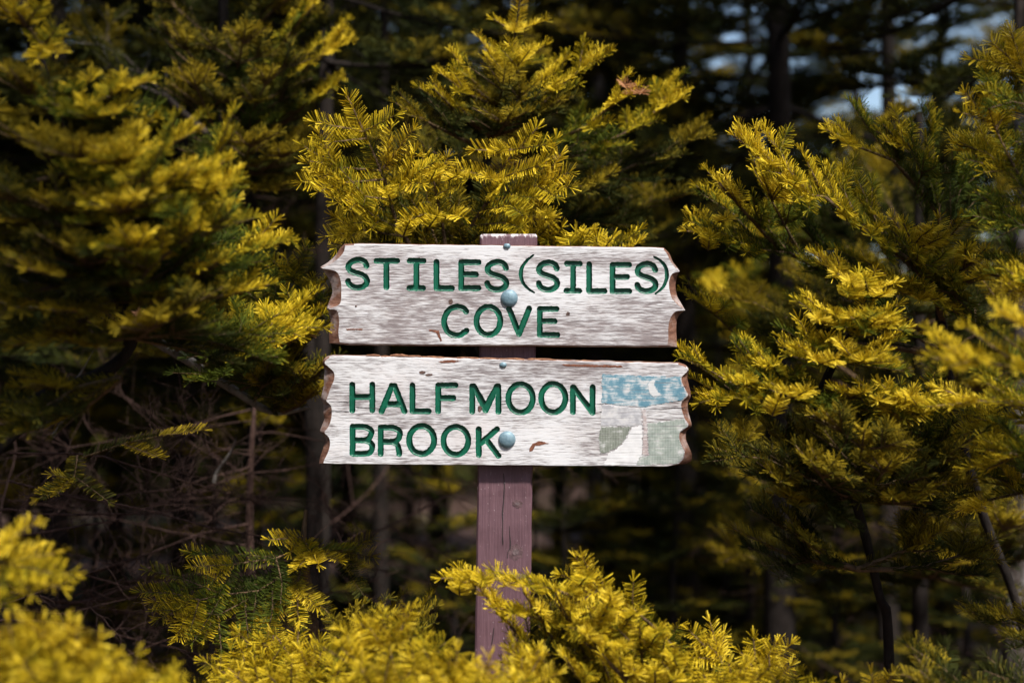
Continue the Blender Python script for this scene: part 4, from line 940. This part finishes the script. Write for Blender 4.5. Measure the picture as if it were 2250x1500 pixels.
for bs, tips in [((110, 240, 1.89), [(20, 150, 1.78), (-50, 250, 1.8)]), ((160, 380, 1.90), [(60, 290, 1.74), (-60, 400, 1.8), (180, 310, 1.70)]), ((200, 490, 1.91), [(90, 430, 1.72), (-40, 470, 1.8), (230, 420, 1.72)]),
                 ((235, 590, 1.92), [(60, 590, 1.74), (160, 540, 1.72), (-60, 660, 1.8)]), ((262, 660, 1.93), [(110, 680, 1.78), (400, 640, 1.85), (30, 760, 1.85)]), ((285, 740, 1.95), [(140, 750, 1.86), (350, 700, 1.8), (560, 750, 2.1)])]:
    for tp in tips: branch(F_, [bs, tp], needle=M_NEEDLE_DK, **hf)  # left and inner boughs get the darker needles, their shade put into the colour
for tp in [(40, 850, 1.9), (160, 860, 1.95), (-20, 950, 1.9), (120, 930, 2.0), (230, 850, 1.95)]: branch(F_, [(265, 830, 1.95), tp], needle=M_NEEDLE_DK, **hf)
upper_crown(F_, -0.56, 1.56, 2.42, 0, 0.75, 0.82, 2.0)  # unseen crown added off the stem, placed to shade the left side below

# G: dark-stemmed fir between the left fir and the centre
G = thing('fir_tree', 'fir with a dark curving stem and dull gold boughs, upper left of centre', 'tree', base_of(694, 0, 3.35))
trunk(G, [(490, -500, 3.1), (491, 0, 3.1), (493, 180, 3.1), (498, 300, 3.1), (512, 365, 3.1), (545, 440, 3.1), (590, 530, 3.15), (650, 690, 3.25), (684, 850, 3.3), (692, 1500, 3.35), (694, 2150, 3.35)], [0.009, 0.012, 0.014, 0.015, 0.016, 0.016, 0.016, 0.016, 0.018, 0.020, 0.022], M_BARK_DK)
hg = dict(order=2, spread=0.33, maxlat=0.18, seg=0.064, needle=M_NEEDLE_DK)
branch(G, [(503, 335, 3.1), (400, 245, 3.12), (290, 140, 3.15), (200, 60, 3.2)], r0=0.010, wood=M_BARK, bare=0.45, **hg)
branch(G, [(495, 100, 3.1), (430, 60, 3.1), (330, -40, 3.1)], r0=0.008, bare=0.25, **hg)
branch(G, [(505, 330, 3.1), (600, 210, 3.0), (690, 135, 2.96), (768, 82, 2.94)], r0=0.008, bare=0.2, order=2, spread=0.25, maxlat=0.14)
branch(G, [(508, 345, 3.1), (620, 270, 3.0), (750, 175, 2.95)], r0=0.007, bare=0.2, order=2, spread=0.25, maxlat=0.14)
branch(G, [(495, 150, 3.1), (560, 60, 3.05), (640, -10, 3.0)], r0=0.007, bare=0.2, **hg)
branch(G, [(497, 240, 3.1), (600, 120, 3.0), (690, 10, 2.95)], r0=0.007, bare=0.2, order=2, spread=0.25, maxlat=0.14)
for tp in [(600, 150, 2.8), (560, 300, 2.75), (420, 160, 2.8), (380, 60, 2.85), (640, 330, 2.8), (700, 280, 3.1), (570, 210, 3.4), (540, 60, 2.8), (680, 400, 3.0), (600, 420, 2.9)]:
    branch(G, [(500, min(380, tp[1] + 160), 3.1), tp], r0=0.006, bare=0.25, **hg)
upper_crown(G, *P(491, -120, 3.1), 1, 0.7, 0.9, 0.5)

# H: low limbs left of the boards, partly dead
H_ = thing('fir_tree', 'half-dead fir with a pale slanting limb, left of the boards', 'tree', base_of(-80, 0, 2.55))
trunk(H_, [(285, 700, 2.5), (290, 760, 2.5), (205, 850, 2.52), (50, 940, 2.55), (-70, 1120, 2.55), (-80, 1600, 2.55), (-80, 2590, 2.55)], [0.007, 0.007, 0.007, 0.008, 0.009, 0.010, 0.012], M_BARK_DK)
o = trunk(H_, [(290, 705, 2.5), (345, 750, 2.5), (420, 795, 2.52), (520, 860, 2.55), (600, 905, 2.58), (680, 895, 2.6)], [0.008, 0.009, 0.009, 0.008, 0.006, 0.003], M_PALEWOOD, 7, 'branch'); o['label'] = 'pale bare limb slanting down to the right'
for bs, tp, nm_ in [((430, 795, 2.52), (665, 682, 2.36), None), ((430, 795, 2.52), (655, 742, 2.34), None), ((450, 810, 2.53), (700, 640, 2.4), None), ((450, 810, 2.53), (712, 690, 2.42), None), ((520, 860, 2.55), (690, 740, 2.5), None), ((600, 905, 2.58), (706, 800, 2.42), M_NEEDLE_DK), ((600, 905, 2.58), (640, 790, 2.45), M_NEEDLE_DK), ((560, 880, 2.56), (590, 800, 2.45), M_NEEDLE_DK), ((620, 905, 2.58), (700, 850, 2.45), M_NEEDLE_DK), ((380, 770, 2.51), (500, 700, 2.4), M_NEEDLE_DK), ((345, 750, 2.5), (420, 650, 2.4), M_NEEDLE_DK), ((345, 750, 2.5), (240, 690, 2.4), M_NEEDLE_DK), ((620, 905, 2.58), (690, 615, 2.48), None), ((330, 745, 2.5), (180, 700, 2.4), M_NEEDLE_DK), ((450, 810, 2.53), (560, 690, 2.44), M_NEEDLE_DK)]:
    branch(H_, [bs, tp], order=2, r0=0.004, bare=0.25, spread=0.3, maxlat=0.10, needle=nm_)
branch(H_, [(690, 720, 2.5), (672, 740, 2.46)], order=1, r0=0.002, bare=0, needle=M_NEEDLE_DEAD); branch(H_, [(310, 720, 2.5), (305, 690, 2.45)], order=1, r0=0.002, bare=0, needle=M_NEEDLE_DEAD)
branch(H_, [(180, 1005, 2.4), (270, 975, 2.4), (360, 955, 2.38), (445, 945, 2.36)], order=0, r0=0.0025, bare=0.1, needle=M_NEEDLE_DK); branch(H_, [(270, 975, 2.4), (315, 985, 2.38), (350, 1005, 2.36)], order=0, r0=0.0025, bare=0.1, needle=M_NEEDLE_DK)
branch(H_, [(170, 1000, 2.4), (165, 1045, 2.36), (120, 1075, 2.34), (85, 1095, 2.32)], order=1, r0=0.0025, bare=0.2, needle=M_NEEDLE_DK, spread=0.3)
for i, (z, az, el, k, s) in enumerate([(1.3, 30, -5, 0, 0.5), (1.25, 20, -14, 2, 0.45), (1.2, 25, -10, 1, 0.6), (1.15, 40, 5, 0, 0.6), (1.1, 30, -8, 2, 0.5), (1.05, 60, -5, 3, 1.0), (1.0, 35, -12, 1, 0.7), (1.0, 160, -6, 0, 0.8), (1.2, 190, -4, 1, 0.8), (1.1, 120, 8, 2, 0.6), (0.95, 35, 4, 0, 0.6), (1.35, 235, 10, 3, 1.0), (0.9, 25, 6, 0, 0.6)]):
    pH = P(20, 1000, 2.55); bare(H_, k, (pH[0], pH[1], z), az, el, i * 0.7, s * 1.35)
for i, (a, b, r_) in enumerate([((105, 930, 2.6), (205, 770, 2.55), 0.004), ((115, 960, 2.6), (185, 865, 2.58), 0.004), ((0, 660, 2.3), (140, 692, 2.35), 0.005), ((470, 1060, 2.8), (520, 960, 2.75), 0.005)]):
    trunk(H_, [a, (a[0] * .7 + b[0] * .3 - 7, a[1] * .7 + b[1] * .3 + 5, a[2]), (a[0] * .35 + b[0] * .65 + 6, a[1] * .35 + b[1] * .65 - 4, a[2] - 0.02), b], [r_ * 0.9, r_ * 0.75, r_ * 0.5, r_ * 0.15], M_PALEWOOD, 6, 'dead_branch')

# I: dead brush behind
I_ = thing('dead_fir', 'dead bare fir, a tangle of reddish twigs in the shade left of the post', 'tree', base_of(560, 0, 3.0))
trunk(I_, [(560, 880, 3.0), (548, 1100, 3.0), (556, 1500, 3.0), (560, 2310, 3.0)], [0.004, 0.008, 0.011, 0.014], M_DEADWOOD)
for i in range(22):
    rr = random.Random(900 + i); pI = P(552, 900 + i * 25, 3.0); bare(I_, i, pI, rr.uniform(0, 360) if i % 3 else 170 + rr.uniform(-30, 30), rr.uniform(-22, 14), rr.uniform(0, 6), rr.uniform(0.5, 0.9))

# J: drooping spray left of the post
J = thing('fir_tree', 'small fir with drooping yellow-green sprays below the left of the boards', 'tree', base_of(690, 0, 2.5))
trunk(J, [(672, 1120, 2.48), (668, 1200, 2.48), (685, 1350, 2.5), (690, 1500, 2.5), (690, 2625, 2.5)], [0.003, 0.005, 0.008, 0.010, 0.014], M_TWIG)
hj = dict(order=1, r0=0.004, bare=0.1, spread=0.45, maxlat=0.12, up=-0.12, normal=(0, -1.0, 0.7))
branch(J, [(668, 1210, 2.48), (600, 1290, 2.42), (520, 1300, 2.36), (430, 1320, 2.3), (348, 1358, 2.26)], **hj)
branch(J, [(668, 1215, 2.48), (570, 1300, 2.4), (480, 1350, 2.32), (388, 1405, 2.26)], **hj)
branch(J, [(668, 1215, 2.48), (600, 1330, 2.4), (560, 1400, 2.34)], **hj); branch(J, [(668, 1210, 2.48), (650, 1300, 2.42), (655, 1370, 2.38)], **hj)
branch(J, [(668, 1200, 2.48), (600, 1228, 2.42), (500, 1240, 2.38), (422, 1245, 2.34)], **hj); branch(J, [(668, 1190, 2.48), (690, 1220, 2.4), (700, 1240, 2.36)], **hj)
branch(J, [(668, 1180, 2.48), (630, 1175, 2.44), (590, 1185, 2.42)], **hj); branch(J, [(675, 1200, 2.48), (740, 1210, 2.46), (820, 1222, 2.44)], needle=M_NEEDLE_DK, **hj)
for tp in [(870, 1345, 2.4), (960, 1330, 2.38), (780, 1335, 2.35), (800, 1370, 2.35)]:
    branch(J, [(690, 1450, 2.5), tp], order=1, r0=0.003, bare=0.5, spread=0.3, needle=M_NEEDLE_DK)

# K: the yellow thicket along the bottom, one young fir per clump
def rosettes(tree, lst, **kw):
    g = random.Random(len(lst))
    for (px, py, d) in lst:
        branch(tree, [(px + g.uniform(-25, 25), py + g.uniform(5, 35), d + 0.065), (px, py, d)], order=0, r0=0.002, bare=0, seg=0.064, name='shoot', **kw)
rosettes(D, [(1862, 640, 2.06), (1798, 700, 2.05), (1945, 690, 2.06), (1750, 770, 2.06), (1640, 830, 2.05), (1710, 880, 2.03), (1930, 880, 2.04), (2000, 870, 2.03), (1690, 800, 2.08), (1870, 620, 2.07)])
rosettes(B, [(900, 485, 2.33), (960, 475, 2.34), (1005, 385, 2.33), (1070, 390, 2.34), (850, 420, 2.34), (1200, 470, 2.36), (960, 370, 2.36), (1100, 330, 2.36)])
rosettes(C, [(1750, 400, 2.25), (1690, 360, 2.24), (1860, 470, 2.26), (1930, 500, 2.26), (2050, 500, 2.27), (1600, 480, 2.36), (1560, 520, 2.38)])
def clump(label, base, tips, r0=0.005, sway=0.0, **kw):
    t = thing('fir_sapling', label, 'tree', base_of(base[0], 0, base[2]), 'fir saplings along the bottom of the frame')
    b = P(*base)
    trunk(t, [(b[0] + 0.01, b[1], b[2]), (b[0], b[1], b[2] * 0.6), (b[0] - 0.01, b[1], b[2] * 0.25), (b[0], b[1], -0.05)], [0.006, 0.010, 0.013, 0.017], M_TWIG, world_pts=True)
    for tp in tips:
        if len(tp) == 3 and not isinstance(tp[0], tuple): branch(t, [base, tp], r0=r0, **kw)
        else: branch(t, [base] + list(tp), r0=r0, **kw)
    return t
kk = dict(gold=True, order=2, bare=0.12, spread=0.22, maxlat=0.08, seg=0.058, up=-0.03, normal=(0.1, -0.3, 1.0))
KA = clump('fir sapling arching its golden boughs in front of the lower post', (1430, 1660, 2.15),
      [((1400, 1450, 2.15), (1300, 1330, 2.1), (1180, 1285, 2.07), (1080, 1270, 2.05), (968, 1270, 2.03)),
       ((1520, 1490, 2.12), (1480, 1425, 2.08), (1390, 1335, 2.05), (1232, 1262, 2.03)),
       ((1440, 1450, 2.1), (1350, 1345, 2.06), (1270, 1285, 2.04)),
       ((1300, 1430, 2.1), (1160, 1350, 2.04), (1085, 1335, 2.0)),
       (1330, 1330, 2.0), (1405, 1375, 1.99), (1460, 1405, 1.98), (1512, 1450, 1.97), (1300, 1390, 1.97), (1240, 1440, 1.96), (1360, 1440, 1.94), (1440, 1470, 1.93), (1060, 1300, 2.03), (1150, 1300, 2.02), (1220, 1300, 2.0), (1290, 1330, 1.98)], **{**kk, 'order': 1, 'maxlat': 0.045, 'normal': (0.1, -0.25, 1.0), 'up': -0.05})
for tp in [(1180, 1370, 2.1), (1260, 1400, 2.08), (1350, 1400, 2.1), (1120, 1420, 2.1), (1300, 1460, 2.05), (1420, 1440, 2.1), (1200, 1450, 2.05)]:
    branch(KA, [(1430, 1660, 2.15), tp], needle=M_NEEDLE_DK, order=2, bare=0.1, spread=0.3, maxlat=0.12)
rosettes(KA, [(1060, 1270, 1.98), (1160, 1285, 1.97), (1010, 1285, 1.99), (1290, 1265, 1.97), (1340, 1305, 1.96), (1400, 1345, 1.95), (1450, 1385, 1.94), (1250, 1300, 1.96), (1290, 1390, 1.94), (1480, 1440, 1.92), (1370, 1420, 1.92)])
clump('fir sapling low in the middle, its yellow tips close to the lens', (960, 1800, 1.85),
      [(838, 1350, 1.88), (765, 1400, 1.86), (905, 1425, 1.8), (1005, 1428, 1.8), (1075, 1445, 1.8), (1188, 1440, 1.86), (950, 1480, 1.72), (880, 1485, 1.72), (1050, 1490, 1.72), (800, 1465, 1.78), (1130, 1495, 1.74)], **kk)
clump('fir sapling at the bottom left of centre with flat combed sprays', (640, 1760, 2.05),
      [(530, 1425, 2.05), (600, 1392, 2.08), (655, 1385, 2.08), (560, 1465, 1.98), (705, 1430, 2.0), (480, 1480, 2.0), (640, 1455, 1.95), (745, 1470, 1.97)], **kk)
clump('blurred yellow fir sapling in the bottom left corner', (120, 1860, 1.6),
      [(20, 1370, 1.55), (95, 1365, 1.56), (170, 1375, 1.56), (255, 1445, 1.56), (300, 1440, 1.6), (400, 1500, 1.6), (120, 1450, 1.5), (-20, 1420, 1.5), (60, 1490, 1.48), (210, 1510, 1.48), (340, 1520, 1.54)], **kk)
clump('blurred fir bough tips at the left edge above the corner', (-160, 1400, 1.65),
      [((-60, 1250, 1.66), (20, 1180, 1.66), (75, 1150, 1.66)), ((-40, 1260, 1.66), (60, 1220, 1.66), (122, 1215, 1.66)), ((-40, 1280, 1.66), (70, 1260, 1.66), (135, 1290, 1.66))], **{**kk, 'order': 1, 'normal': (0.1, -0.6, 0.9)})
clump('fir sapling at the bottom right of centre with rising golden tips', (1700, 1800, 2.05),
      [(1560, 1365, 2.1), (1655, 1400, 2.08), (1690, 1435, 2.05), (1755, 1480, 2.0), (1962, 1480, 1.98), (1850, 1500, 1.95), (1600, 1455, 1.98), (1545, 1480, 1.95)], **kk)
